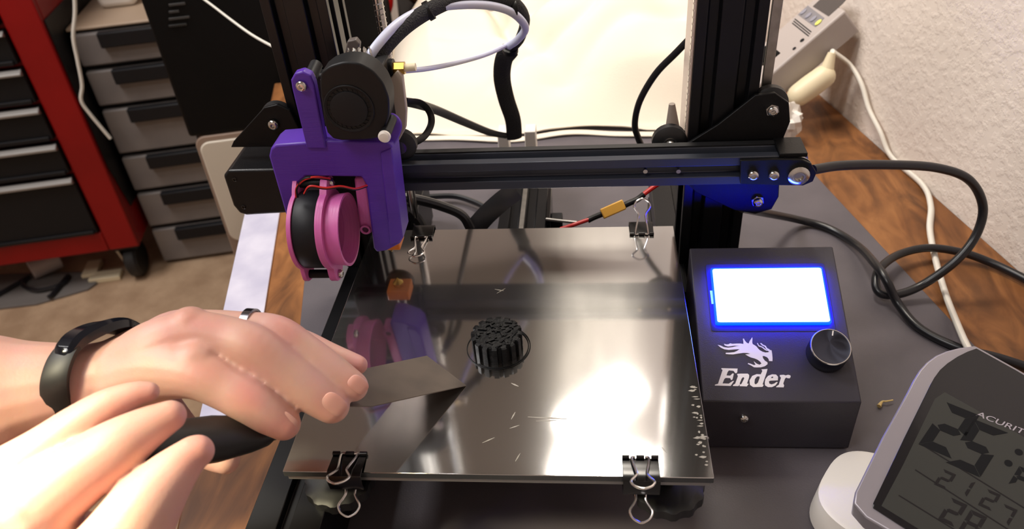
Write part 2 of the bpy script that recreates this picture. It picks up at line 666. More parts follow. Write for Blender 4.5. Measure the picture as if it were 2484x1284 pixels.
for x0 in (-162, 124):
    pts = profile_xy(x0, x0 + 45, YU, YU + 40, front=(x0 + 11.2, x0 + 33.8), left=(YU + 10, YU + 30), right=(YU + 10, YU + 30))
    MB().prism([(x, y, -38) for x, y in pts], (0, 0, 420)).build('upright', M_ANOD, pr, bevel=0.4, seg=1)
MB().box((122.6, YU + 3, 40), (123.9, YU + 40, 378)).build('cloth_reflection', mat('cloth_reflection_paint', (214, 192, 178), 0.3, spec=0.6), pr, bevel=0.2, label='painted cloth reflection on side of right upright')  # pale plate added; the cloth's reflection is put into its colour
sk_ = MB()
for k in range(70):
    z = 60 + k * 4.5
    sk_.box((122.1, YU + 5, z), (122.58, YU + 9, z + 3.2))
sk_.build('highlight_dots', M_STEEL, pr, kind='stuff')  # steel dots added for the dotted highlights on that side
MB().box((-162, YU - 10, 382), (169, YU + 50, 404)).build('top_bar', M_ANOD, pr, bevel=0.6)
MB().box((173, 131, 40), (179.5, 134, 380)).build('aluminium_strip', M_ALU, pr, bevel=0.3, label='thin silver strip beside right upright')
ls = MB()
ls.cyl((-88, 141, -45), (-88, 141, 382), 3.4, n=14)
hp = [(-88 + 3.5 * math.cos(k * 0.9), 141 + 3.5 * math.sin(k * 0.9), 100 + k * 0.55) for k in range(480)]
ls.tube(hp, 0.55, n=5, smooth=0)
ls.build('lead_screw', M_STEEL, pr)
# base
for x0, y0, y1 in ((-146, -150, 262), (110, 84, 262)):
    pts = [(x0, -83), (x0 + 44, -83), (x0 + 44, -38), (x0 + 26, -38), (x0 + 25, -43), (x0 + 19, -43), (x0 + 18, -38), (x0, -38),
           (x0, -57), (x0 + 5, -58), (x0 + 5, -64), (x0, -65)]
    MB().prism([(x, y0, z) for x, z in pts], (0, y1 - y0, 0)).build('base_rail', M_ANOD, pr, bevel=0.4, seg=1)
for x0 in (-125, 131):
    for yy in (95, 250) if x0 > 0 else (-130, 250):
        MB().cyl((x0, yy, TZ), (x0, yy, -83), 9).build('foot', M_RUB, pr)
MB().box((-102, 128, -80), (110, 168, -45)).build('cross_bar', M_ANOD, pr, bevel=0.5)
yr = MB()
pts = [(-27, -80), (13, -80), (13, -50), (2, -50), (1, -46), (13, -46), (13, -40), (-27, -40), (-27, -46), (-15, -46), (-16, -50), (-27, -50)]
pts = [(-27, -80), (15, -80), (15, -44), (6, -44), (5, -49), (-2, -49), (-3, -44), (-9, -44), (-10, -49), (-17, -49), (-18, -44), (-27, -44)]
yr.prism([(x, 171, z) for x, z in pts], (0, 134, 0))
yr.prism([(x, -55, z) for x, z in pts], (0, 182, 0))
yr.build('bed_rail', M_ANOD, pr, bevel=0.3, seg=1)
MB().box((-8, 172, -44), (-4, 302, -43)).build('rail_highlight', M_ALU, pr, label='bright highlight line added on bed rail')  # thin bright bar put in for the highlight along the slot edge
for x0 in (-36, -9):
    MB().box((x0, 305, -62), (x0 + 11, 322, -14)).build('bracket', M_WHITEP, pr, bevel=0.8)
MB().box((-25, 305, -62), (-9, 318, -40)).build('pulley_block', M_BLACK, pr, bevel=0.8)
# bed
MB().box((-116, -116.5, -8), (116, 116.5, -4.6)).build('heated_bed', M_ALUD, pr, bevel=0.3)
MB().box((-100, -100, -16), (100, 100, -8.05)).build('bed_insulation', M_BLACK, pr, bevel=1)
MB().box((-60, -80, -34), (60, 80, -26)).build('bed_carriage', M_PLATE, pr, bevel=1)
for sx in (-1, 1):
    for sy in (-1, 1):
        kb = MB()
        c = Vector((sx * 97, sy * 97, -40))
        kb.cyl(c + ZV * 8, c + ZV * 24, 3.5, n=14)
        lo = []
        for zz, rr in ((0, 18), (1.5, 20), (8, 20), (9.5, 17)):
            lo.append([c + Vector((math.cos(2 * math.pi * k / 48) * (rr + (0.8 if k % 4 < 2 else -0.4)), math.sin(2 * math.pi * k / 48) * (rr + (0.8 if k % 4 < 2 else -0.4)), zz)) for k in range(48)])
        kb.loft(lo)
        kb.build('levelling_knob', M_RUB, pr)
# gantry beam
YB0, YB1, ZB0, ZB1 = 92.0, 113.5, 51.5, 73.0
zc, yc = (ZB0 + ZB1) / 2, (YB0 + YB1) / 2
pts = [(YB0, ZB0), (YB0, zc - 4.2), (YB0 + 5, zc - 3), (YB0 + 5, zc + 3), (YB0, zc + 4.2), (YB0, ZB1),
       (yc - 4.2, ZB1), (yc - 3, ZB1 - 5), (yc + 3, ZB1 - 5), (yc + 4.2, ZB1), (YB1, ZB1), (YB1, ZB0)]
MB().prism([(-160, y, z) for y, z in pts], (345, 0, 0)).build('gantry_beam', M_BEAM, pr, bevel=0.5, seg=2)
MB().box((-150, yc + 4.4, ZB1 + 0.1), (196, yc + 9.6, ZB1 + 1.3)).build('belt', M_RUB, pr)
for px in (1565, 1645):
    q = P(px, 412, y=YB0 + 3)
    MB().cyl(q, q + Vector((0, -2.6, 0)), 1.6, n=10).build('slot_nut', M_STEEL, pr)


def face(pxs, y):
    return [P(a, b, y=y) for a, b in pxs]


def rounded(pts, n=5, k=0.28):
    """round the corners of a polygon"""
    out = []
    N = len(pts)
    for i in range(N):
        a, b, c = Vector(pts[i - 1]), Vector(pts[i]), Vector(pts[(i + 1) % N])
        p0, p1 = b.lerp(a, k), b.lerp(c, k)
        for j in range(n + 1):
            t = j / n
            out.append((p0 * (1 - t) ** 2) + b * (2 * t * (1 - t)) + p1 * (t * t))
    return out


def wheel(parent, c, r=12.5, w=10):
    mb = MB()
    c = Vector(c)
    mb.lathe(c, (0, 1, 0), [(0, 4), (0, r - 3.5), (2.4, r), (w - 2.4, r), (w, r - 3.5), (w, 4)], 28)
    o = mb.build('wheel', M_RUB, parent)
    MB().lathe(c, (0, -1, 0), [(-1, 5), (0.6, 5), (0.6, 3)], 18).build('bearing', M_STEEL, parent)
    return o


YP = 114.5
gp = [(1664, 400), (1664, 352), (1742, 303), (1832, 232), (1880, 226), (1914, 250), (1917, 296), (1898, 342), (1893, 400),
      (1889, 478), (1872, 508), (1832, 520), (1780, 510), (1690, 468), (1664, 444)]
rp = MB().prism(face(gp, YP), (0, 3, 0)).build('gantry_plate', M_PLATE, pr, bevel=0.5)
rp2 = rp
for px, py in ((1874, 268), (1838, 489)):
    q = P(px, py, y=YP - 2)
    MB().cyl(q + Vector((0, 2, 0)), q + Vector((0, -0.5, 0)), 4.6, n=6).build('spacer', M_STEEL, rp)
    bolt(rp, q, (0, -1, 0), 3.6, 3.4)
    wheel(rp, (q.x, YP + 5, q.z))
q = P(1628, 362, y=YP - 4)
wheel(rp, (111.5, YP + 5, q.z - 1))
bolt(rp, (111.5, YP + 3, q.z - 1), (0, -1, 0), 4, 4)
# tapered pointer of the belt end above the wheel
a, b = P(1632, 345, y=132), P(1630, 252, y=132)
MB().cyl(a, b, 7, 2.2, n=16).build('tapered_pin', mat('grey_pin', (150, 138, 128), 0.4), rp)
# tensioner
tp = [(1796, 390), (1880, 387), (1945, 388), (1968, 398), (1981, 420), (1972, 441), (1948, 451), (1880, 450), (1796, 447)]
tn = MB().prism(face(tp, 88.5), (0, 3, 0)).build('belt_tensioner', M_PLATE, pr, bevel=0.5)
tpb = [P(a, b, y=88.5) + Vector((0, 27, 0)) for a, b in tp[1:]]
MB().prism(tpb, (0, 2.5, 0)).build('rear_plate', M_PLATE, tn, bevel=0.5)
MB().box((181.5, 91.6, 72.0), (200, 115, 75.0)).build('top_plate', M_PLATE, tn, bevel=0.5)
for px in (1827, 1877):
    q = P(px, 424, y=88.4)
    bolt(tn, q, (0, -1, 0), 3.7, 3.2)
q = P(1937, 425, y=88.4)
bolt(tn, q, (0, -1, 0), 7.2, 3.0, m=M_STEEL)
MB().lathe(q + Vector((0, 6, 0)), (0, 1, 0), [(0, 3), (0, 10.5), (1.2, 10.5), (1.2, 8.5), (13, 8.5), (13, 10.5), (14.2, 10.5), (14.2, 3)], 26).build('pulley', M_ALU, tn)
# left plate + motor
lp = [(560, 358), (566, 344), (640, 262), (672, 254), (702, 268), (724, 310), (724, 356)]
lpo = MB().prism(face(lp, YP), (0, 3, 0)).build('gantry_plate', M_PLATE, pr, bevel=0.5)
q = P(664, 302, y=YP - 1)
bolt(lpo, q, (0, -1, 0), 3.8, 3.2)
wheel(lpo, (q.x, YP + 5, q.z))
mo = MB()
mc = [(-213, 40), (-213, 66), (-208, 70.5), (-166, 70.5), (-163.5, 66), (-163.5, 33), (-205, 31), (-210, 33)]
mo.prism([(x, 95, z) for x, z in mc], (0, 45, 0))
mco = mo.build('motor_cover', mat('satin_black_cover', (12, 12, 15), 0.34, bump=0.1, bscale=1500, spec=0.35), pr, bevel=1.8, seg=3)
for x in (-205, -172):
    for z in (39, 63):
        bolt(mco, (x, 95, z), (0, -1, 0), 1.8, 0.8, m=M_BLACKG)

# ------------------------------------------------------------------ print head
YS = 45.0
so = [(652, 380), (656, 362), (668, 352), (742, 346), (708, 215), (705, 195), (714, 179), (733, 173), (753, 183), (762, 205), (789, 342),
      (935, 345), (950, 352), (978, 578), (970, 592), (938, 609), (914, 613), (906, 603), (887, 447), (876, 430), (742, 428), (722, 446),
      (712, 480), (708, 530), (714, 578), (700, 545)]
ARMI = so.index((742, 346))
body = [p for p in so if not (170 < p[1] < 340)]
sh = MB().prism(face(body, YS), (0, 22, 0)).build('fan_shroud', M_PURP, pr, bevel=2.2, seg=3, label='purple printed shroud')
arm = [(744, 362), (708, 215), (705, 195), (714, 179), (733, 173), (753, 183), (762, 205), (791, 362)]
MB().prism(face(arm, YS - 1.5), (0, 7, 0)).build('arm', M_PURP, sh, bevel=1.2, seg=3)
rdg = [(922, 372), (950, 360), (977, 575), (969, 590), (946, 596)]
MB().prism(face(rdg, YS - 1.2), (0, 8, 0)).build('side_ridge', M_PURP, sh, bevel=1.0)
lug = [P(945, 350, y=52), P(960, 322, y=53), P(963, 300, y=54), P(952, 286, y=56), P(936, 284, y=58)]
MB().tube(lug, 1.0, n=8, flat=(3.0, 1.4)).build('lug', M_PURP, sh)
bolt(sh, P(732, 208, y=YS - 2), (0, -1, 0), 3.3, 2.4)
q = P(933, 330, y=30)
MB().cyl(q, q + Vector((0, 22, 0)), 3.3, n=18).build('standoff', M_DGREY, sh)
MB().lathe(q, (0, -1, 0), [(0, 3.8), (1.4, 3.8), (2.4, 2.8), (2.7, 1)], 20).build('cap', M_WHITEP, sh)
q = P(762, 160, y=62)
MB().cyl(q + Vector((-1, -8, -4)), q + Vector((0, 4, -1)), 4.0, n=16).build('standoff', M_DGREY, sh)
MB().sphere(q + Vector((-1, -9, -3)), 3.8, 12, (1, 0.5, 1)).build('cap', M_CREAM, sh)
# blower
YBL = 36.0
bo = [(772, 182), (800, 160), (835, 150), (872, 153), (905, 172), (930, 202), (944, 240), (944, 280), (932, 318), (918, 338), (792, 343)]
bl = MB().prism(rounded(face(bo, YBL), 3, 0.3), (0, 17, 0)).build('blower_fan', M_FAN, pr, bevel=1.2, seg=3)
q = P(847, 264, y=YBL)
MB().ring(q, (0, -1, 0), [(-1, 15.4), (0.5, 15.4), (0.9, 14.8), (0.4, 13.4), (-1, 13.2)], 40).build('rim', M_FAN, bl)
MB().lathe(q, (0, -1, 0), [(0.02, 13.6), (0.06, 0.5)], 40).build('intake', mat('intake_shade', (4, 4, 5), 0.7), bl)  # flat disc; the dark inside of the intake is put into its colour
MB().lathe(q, (0, -1, 0), [(0, 11.5), (0.9, 11.3), (1.3, 10.4), (1.3, 0.5)], 40).build('hub', mat('hub_black', (20, 20, 23), 0.6, spec=0.3), bl)
for k in range(26):
    a = 2 * math.pi * k / 26
    c, s = math.cos(a), math.sin(a)
    e1, e2 = Vector((c, 0, s)), Vector((-s, 0, c))
    MB().prism([q + e1 * 11.6 - e2 * 0.25 + Vector((0, -0.1, 0)), q + e1 * 13.3 + e2 * 0.6 + Vector((0, -0.1, 0)), q + e1 * 13.3 + e2 * 1.1 + Vector((0, -0.1, 0)), q + e1 * 11.6 + e2 * 0.25 + Vector((0, -0.1, 0))], (0, -0.5, 0)).build('blade', M_FAN, bl, smooth=False)
# axial fan with pink funnel; axis along x
ft = math.radians(22)
FW = Vector((0, math.sin(ft), math.cos(ft)))
FC = P(768, 556, y=38)
fan = MB()
fan.lathe(FC - Vector((8, 0, 0)), (1, 0, 0), [(0, 20), (0, 25.5), (1, 26.2), (15, 26.2), (16, 25.5), (16, 20)], 48)
fo = fan.build('cooling_fan', mat('drum_black', (18, 19, 24), 0.5, spec=0.3), pr)


def flange(x0, w):
    """round flange with an ear above and below"""
    pts = []
    fy = Vector((1, 0, 0)).cross(FW)
    for k in range(64):
        a = 2 * math.pi * k / 64
        r = 27.0
        da = min(abs(a), abs(a - math.pi), abs(a - 2 * math.pi))
        if da < 0.32:
            r += 8.5 * min(1.0, max(0, 1 - (da / 0.32) ** 2) ** 0.5 * 1.05)
        pts.append(FC + Vector((x0, 0, 0)) + FW * (math.cos(a) * r) + fy * (math.sin(a) * r))
    inner = [FC + Vector((x0, 0, 0)) + FW * (math.cos(2 * math.pi * k / 64) * 21) + fy * (math.sin(2 * math.pi * k / 64) * 21) for k in range(64)]
    mb = MB()
    mb.loft([pts, [p + Vector((w, 0, 0)) for p in pts], [p + Vector((w, 0, 0)) for p in inner], inner], closed=True)
    return mb


f1 = flange(-10.6, 2.7).build('flange', M_PINK, fo, label='pink flange')
f2 = flange(8.0, 4.6).build('flange', M_PINK, fo, label='pink flange')
fy = Vector((1, 0, 0)).cross(FW)
RC_ = FC + Vector((12.5, 0, 0)) + FW * (-0.5)
MB().ring(RC_, (1, 0, 0), [(-0.2, 23.6), (7, 24.2), (10, 24.6), (10, 22.8), (7, 22.2), (-0.2, 21)], 48).build('funnel', M_PINK, fo, label='pink open funnel')
MB().lathe(FC - Vector((6, 0, 0)), (1, 0, 0), [(0, 9), (14.2, 9), (14.7, 8), (14.8, 1)], 28).build('motor_hub', M_FAN, fo)
for k in range(7):
    a = 2 * math.pi * k / 7
    e1 = FW * math.cos(a) + fy * math.sin(a)
    e2 = -FW * math.sin(a) + fy * math.cos(a)
    c = FC + Vector((-6, 0, 0))
    MB().prism([c + e1 * 8.5 - e2 * 2, c + e1 * 20 - e2 * 4, c + e1 * 20 + e2 * 7 + Vector((7, 0, 0)), c + e1 * 8.5 + e2 * 4 + Vector((7, 0, 0))], (1.2, 0, 0)).build('blade', M_FAN, fo, smooth=False)
for sg in (1, -1):
    for x0 in (-10.8, 12.8):
        c = FC + FW * (sg * 31.2)
        bolt(fo, c + Vector((x0, 0, 0)), (-1 if x0 < 0 else 1, 0, 0), 3.0, 2.6)
    MB().cyl(c + Vector((-7.9, 0, 0)), c + Vector((7.9, 0, 0)), 3.0, n=14).build('spacer', M_DGREY, fo)
# duct beside the funnel
du = [(858, 434), (888, 432), (906, 556), (898, 570), (880, 572), (872, 560)]
dct = MB().prism(face(du, 50), (0, 12, 0)).build('air_duct', M_PINK, pr, bevel=2, seg=3, label='pink printed air duct')
q = P(887, 556, y=49.6)
MB().ring(q, (0, -1, 0), [(-1, 3.6), (1.2, 3.6), (1.2, 2.3), (-1, 2.3)], 20).build('outlet', M_PINK, dct)
MB().lathe(q, (0, -1, 0), [(0.2, 2.4), (0.25, 0.2)], 16).build('bore', mat('bore_shade', (70, 24, 60), 0.7), dct)  # flat disc; the hole's shade is put into its darker pink
# fan wires
for m, off in ((M_RED, 0), (M_BLACK, 2.0)):
    w = [P(718 + off * 2, 478, y=30), P(720, 455 + off, y=27), P(738, 436 - off, y=26), P(768, 430 + off, y=28), P(800, 434 + off, y=40)]
    MB().tube(w, 0.75, n=7).build('fan_wire', m, fo)
    w = [P(738, 470 + off, y=20), P(752, 452 + off, y=19), P(790, 456 + off, y=20), P(826, 452 + off, y=24), P(862, 458 + off, y=30), P(890, 450 + off, y=40)]
    MB().tube(w, 0.7, n=7).build('fan_wire', m, fo)
# carriage and hot end
ca = MB().box((-132, 80, 34), (-78, 90.5, 148)).build('carriage_plate', M_PLATE, pr, bevel=2)
for x in (-118, -78):
    wheel(ca, (x, 95, 85.5), 11.5)
wheel(ca, (-98, 95, 39), 11.5)
MB().box((-114, 68, 92), (-80, 80, 150)).build('heat_sink', M_ALU, ca, bevel=1)
hb = MB().box((-99, 64, 19), (-82, 80, 28)).build('heater_block', M_ORNG, pr, bevel=1, label='orange wrapped heater block')
MB().lathe((-91, 72, 19), (0, 0, -1), [(0, 4), (2.5, 4), (5, 1.2), (6.5, 0.5)], 16).build('nozzle', M_BRASS, hb)
MB().cyl((-91, 73, 28), (-91, 73, 92), 4, n=14).build('heat_break', M_ALU, hb)
# beige cover right of the blower
bc = [P(944, 192, y=72), P(964, 172, y=72), P(976, 186, y=72), P(986, 270, y=72), P(984, 312, y=72), P(968, 342, y=72), P(952, 330, y=72)]
MB().prism(bc, (0, 5, 0)).build('side_cover', mat('beige_cover', (172, 158, 140), 0.5), ca, bevel=0.6)
MB().box((P(915, 200, y=70).x, 56, 118), (P(945, 200, y=70).x, 79, 160)).build('heat_sink_cover', M_BLACK, ca, bevel=1)
q = P(934, 192, y=55)
bolt(ca, q, (0, -1, 0), 2.8, 2.2)
# extruder side: levers, springs behind the blower
lev = [P(832, 150, y=88), P(842, 100, y=88), P(862, 96, y=88), P(872, 108, y=88), P(868, 150, y=88)]
MB().prism(lev, (0, 6, 0)).build('belt_clamp', mat('grey_clamp', (88, 80, 76), 0.5), ca, bevel=0.8)
for i, (px, py) in enumerate(((866, 128), (882, 130))):
    q = P(px, py, y=76)
    hp = [q + Vector((-6 + k * 0.42, math.cos(k * 0.8) * 3.0, math.sin(k * 0.8) * 3.0)) for k in range(34)]
    MB().tube(hp, 0.6, n=6, smooth=0).build('spring', M_STEEL, ca)
q = P(872, 152, y=68)
MB().sphere(q, 3.6, 12).build('bolt', M_STEEL, ca)
# brass push fitting
q = P(952, 166, y=78)
MB().cyl(q, q + Vector((8, 0, 0)), 4.2, n=6).build('push_fitting', M_BRASS, ca)
MB().cyl(q + Vector((-4, 0, 0)), q + Vector((1, 0, 0)), 6.0, n=18).build('fitting_base', M_BLACK, ca)
MB().cyl(q + Vector((8, 0, 0)), q + Vector((15, 0, 0.4)), 2.5, n=14).build('fitting_collet', M_CREAM, ca)

# ------------------------------------------------------------------ harness of the print head
hz = [(895, 168, 76), (930, 118, 86), (980, 66, 102), (1040, 26, 124), (1110, -4, 150), (1185, -14, 176), (1240, 4, 200), (1272, 44, 216), (1262, 92, 226), (1238, 120, 232)]
hpts = [P(a, b, y=c) for a, b, c in hz]
MB().tube(hpts, 5.2, n=12, flat=(5.6, 4.0)).build('cable_sleeve', M_SLEEVE, pr)
hz2 = [(884, 156, 72), (918, 106, 82), (968, 56, 100), (1030, 24, 122), (1110, 12, 146), (1190, 14, 172), (1244, 32, 196), (1274, 66, 208), (1258, 94, 218), (1234, 112, 224)]
MB().tube([P(a, b, y=c) for a, b, c in hz2], 3.1, n=12).build('filament_tube', M_PTFE, pr, label='white filament tube')
MB().tube([P(978, 172, y=79), P(1040, 166, y=110), P(1110, 152, y=150), P(1180, 132, y=195), P(1232, 108, y=226)], 1.8, n=10).build('guide_tube', M_PTFE, pr)
for (a, b, c), dr in (((1040, 26, 124), (70, -40)), ((1245, 20, 200), (40, -6)), ((1238, 120, 230), (0, 30))):
    q = P(a, b, y=c)
    t = (P(a + dr[0], b + dr[1], y=c + 4) - q).normalized()
    MB().ring(q, t, [(-1.8, 6.6), (1.8, 6.6), (1.8, 4.6), (-1.8, 4.6)], 20).build('cable_tie', M_BLACK, pr)
dz = [(1238, 120, 232), (1222, 145, 244), (1218, 190, 258), (1228, 240, 272), (1244, 290, 286), (1248, 335, 298)]
MB().tube([P(a, b, y=c) for a, b, c in dz], 4, n=12, flat=(2.4, 7.6), normal=(0.2, -1, 0.5)).build('flat_cable', M_SLEEVE, pr)
rz = [(972, 246, 100), (1010, 252, 120), (1060, 268, 160), (1130, 298, 215), (1190, 322, 268), (1230, 330, 296)]
MB().tube([P(a, b, y=c) for a, b, c in rz], 3, n=10, flat=(3.4, 1.4), normal=(0, -0.6, 0.8)).build('ribbon_cable', M_CABLE, pr)
lz = [(985, 246, 104), (1020, 250, 116), (1042, 272, 122), (1046, 300, 120), (1030, 330, 112), (1000, 348, 102), (965, 352, 96)]
MB().tube([P(a, b, y=c) for a, b, c in lz], 2, n=10, flat=(0.9, 2.6), normal=(0, -1, 0.2)).build('ribbon_cable', M_CABLE, pr)
bz = [(1700, 66, 184), (1640, 128, 190), (1590, 180, 196), (1552, 245, 202), (1540, 300, 206), (1548, 335, 208), (1560, 362, 210)]
MB().tube([P(a, b, y=c) for a, b, c in bz], 2.7, n=12).build('motor_cable', M_CABLE, pr)
# cables behind the bed, under the beam
for path, r in (([(965, 480, 150), (1010, 484, 155), (1070, 500, 160), (1120, 522, 160), (1142, 556, 158)], 4.2),
                ([(975, 500, 140), (1000, 520, 142), (1018, 545, 142), (1030, 575, 140)], 5.0),
                ([(960, 505, 150), (985, 530, 150), (1000, 570, 150)], 5.5)):
    MB().tube([P(a, b, y=c) for a, b, c in path], r, n=10).build('bed_cable', M_CABLE, pr)
MB().tube([P(1150, 556, y=165), P(1180, 522, y=172), P(1215, 490, y=180), P(1252, 462, y=190)], 3, n=10, flat=(1.2, 9), normal=(0.3, -0.7, 0.6)).build('ribbon_cable', M_CABLE, pr)
MB().tube([P(1030, 478, z=-80), P(1100, 476, z=-80), P(1150, 490, z=-80), P(1190, 510, z=-80)], 3, n=8).build('bed_cable', M_CABLE, pr)
MB().box((16, 178, -60), (20, 228, -32)).build('limit_switch', M_BLACKG, pr, bevel=0.6)
MB().box((20.1, 188, -56), (30, 200, -40)).build('plug', M_DGREY, pr, bevel=0.8)
# power leads with yellow connector
rc = [(1600, 445, 160), (1580, 458, 156), (1556, 476, 150), (1530, 492, 144)]
MB().tube([P(a, b, y=c) for a, b, c in rc[:3]], 1.9, n=10).build('power_lead', M_RED, pr, label='red lead')
MB().tube([P(1562, 472, y=151), P(1546, 484, y=148), P(1524, 494, y=144), P(1508, 502, y=142)], 2.4, n=10).build('heat_shrink', M_BLACK, pr)
a, b = P(1460, 520, y=138), P(1514, 496, y=143)
t = (b - a).normalized()
n1 = t.cross(CZ).normalized()
n2 = t.cross(n1)
MB().prism([a + n1 * 4.2 + n2 * 3.6, a + n1 * 4.2 - n2 * 3.6, a - n1 * 4.2 - n2 * 3.6, a - n1 * 4.2 + n2 * 3.6], b - a).build('connector', M_YEL, pr, bevel=0.9, label='yellow power connector')
MB().tube([P(1462, 519, y=138), P(1440, 528, y=136), P(1426, 535, y=134)], 2.3, n=10).build('heat_shrink', M_BLACK, pr)
MB().tube([P(1428, 533, y=134), P(1408, 540, y=131), P(1385, 548, y=128), P(1360, 556, y=128)], 1.6, n=10).build('power_lead', M_RED, pr, label='red lead')
MB().tube([P(1400, 540, y=150), P(1360, 536, y=154), P(1325, 532, y=158)], 1.3, n=8).build('bed_cable', M_ALU, pr)

# ------------------------------------------------------------------ control box
BX0, BX1, BY0, BY1 = 125.5, 225.5, -24.5, 80.0
ZF, ZT = -41.5, 4.6
O = Vector((0, BY0, ZF))
PU = Vector((0, BY1 - BY0, ZT - ZF)).normalized()
PN = Vector((1, 0, 0)).cross(PU).normalized()
cb = thing('control_box', (175, 28, TZ), 'dark sloping control box with glowing blue screen, dragon emblem and dial', 'control box')
pts = [(BY0, -86.5), (BY0, ZF), (BY1, ZT), (BY1 + 2, ZT), (BY1 + 2, -86.5)]
MB().prism([(BX0, y, z) for y, z in pts], (BX1 - BX0, 0, 0)).build('housing', M_BOXP, cb, bevel=1.0, seg=3)
for x in (BX0 + 10, BX1 - 10):
    for y in (BY0 + 12, BY1 - 10):
        MB().cyl((x, y, TZ), (x, y, -86.4), 5, n=14).build('foot', M_RUB, cb)


def panel(px, py, h=0.0):
    return plane_hit(px, py, O + PN * h, PN)


def pl(u, v, h=0.0):
    return O + Vector((u, 0, 0)) + PU * v + PN * h


sx0, sx1, sv0, sv1 = 139.6, 213.6, 55.2, 96.3
fr = MB()
outer = rounded([pl(sx0 - 4, sv0 - 5.5), pl(sx1 + 3.6, sv0 - 5.5), pl(sx1 + 3.6, sv1 + 5.5), pl(sx0 - 4, sv1 + 5.5)], 3, 0.03)
inner = rounded([pl(sx0 - 1.2, sv0 - 1.2), pl(sx1 + 1.2, sv0 - 1.2), pl(sx1 + 1.2, sv1 + 1.2), pl(sx0 - 1.2, sv1 + 1.2)], 3, 0.03)
up = PN * 0.3
fr.loft([outer, [p + up for p in outer], [p + up for p in inner], inner], closed=True)
fr.build('screen_frame', mat('screen_frame_gloss', (40, 44, 66), 0.25), cb)
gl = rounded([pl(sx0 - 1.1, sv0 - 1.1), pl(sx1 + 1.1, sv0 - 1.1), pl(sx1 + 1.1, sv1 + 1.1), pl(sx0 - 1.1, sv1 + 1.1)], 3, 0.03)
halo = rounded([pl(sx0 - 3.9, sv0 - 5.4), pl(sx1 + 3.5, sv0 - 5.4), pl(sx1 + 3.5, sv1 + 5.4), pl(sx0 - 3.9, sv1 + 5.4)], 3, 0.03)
MB().prism(halo, PN * 0.25).build('leak_glow_border', mat('leak_glow_blue', (20, 30, 90), 0.4, emit=(0, 62, 255), estr=1.3), cb, label='screen border glowing for the backlight leak on it')  # border made to glow; backlight leak on it is put into emission
MB().prism(gl, PN * 3.0).build('bloom_edge', M_BLOOM, cb, label='blue bloom edge added round the screen')  # raised glowing sides stand in for the bloom round the screen
sc = rounded([pl(sx0, sv0, 3.05), pl(sx1, sv0, 3.05), pl(sx1, sv1, 3.05), pl(sx0, sv1, 3.05)], 4, 0.03)
MB().prism(sc, PN * 0.5).build('screen', M_SCREEN, cb, label='glowing blue-white screen')
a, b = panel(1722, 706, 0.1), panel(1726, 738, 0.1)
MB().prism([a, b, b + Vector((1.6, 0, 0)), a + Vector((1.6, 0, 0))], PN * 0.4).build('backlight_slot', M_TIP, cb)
# dial
kc = panel(2016, 842, 0.0)
kc = plane_hit(2016, 841, O + PN * 14, PN) - PN * 14
kn = MB().lathe(kc, PN, [(0, 12.2), (1, 12.8), (12.6, 12.9), (13.6, 12.4), (13.8, 11.9), (13.6, 11.6), (13.7, 0.3)], 56)


def dial_mat():
    m = bpy.data.materials.new('spun_dial_metal')
    m.use_nodes = True
    b = m.node_tree.nodes['Principled BSDF']
    b.inputs['Base Color'].default_value = rgb((64, 66, 78))
    b.inputs['Metallic'].default_value = 0.9
    b.inputs['Roughness'].default_value = 0.34
    b.inputs['Anisotropic'].default_value = 0.9
    tg = m.node_tree.nodes.new('ShaderNodeTangent')
    tg.direction_type, tg.axis = 'RADIAL', 'Z'
    m.node_tree.links.new(tg.outputs[0], b.inputs['Tangent'])
    return m


ko = kn.build('dial', dial_mat(), cb)
MB().ring(kc, PN, [(13.3, 12.75), (13.95, 12.45), (13.95, 12.0), (13.3, 11.8)], 56).build('chamfer_ring', M_STEEL, ko)
tdir = (P(2024, 806, d=480) - P(2016, 841, d=480))
tdir = (tdir - PN * tdir.dot(PN)).normalized()
tw = PN.cross(tdir)
c = kc + PN * 13.75
MB().prism([c + tdir * 8 - tw * 0.4, c + tdir * 11.6 - tw * 0.4, c + tdir * 11.6 + tw * 0.4, c + tdir * 8 + tw * 0.4], PN * 0.15).build('pointer_mark', M_PRINTW, ko)
for px, py in ((1804, 1013),):
    q = P(px, py, y=BY0)
    bolt(cb, q, (0, -1, 0), 3.2, 3.0)
q = P(1727, 1060, y=BY0 - 0)
bolt(cb, (BX0 + 4.2, BY0, q.z), (0, -1, 0), 3.2, 3.4)


def emblem(px_polys, name, h=0.12, t=0.12, m=M_PRINTW):
    mb = MB()
    for poly in px_polys:
        mb.prism([panel(a, b, h) for a, b in poly], PN * t)
    return mb.build(name, m, cb, smooth=False)


def zc_(pts):           # from the close look at the photograph (2018 px across 220)
    return [(1720 + a * 220 / 2018.0, 810 + b * 220 / 2018.0) for a, b in pts]


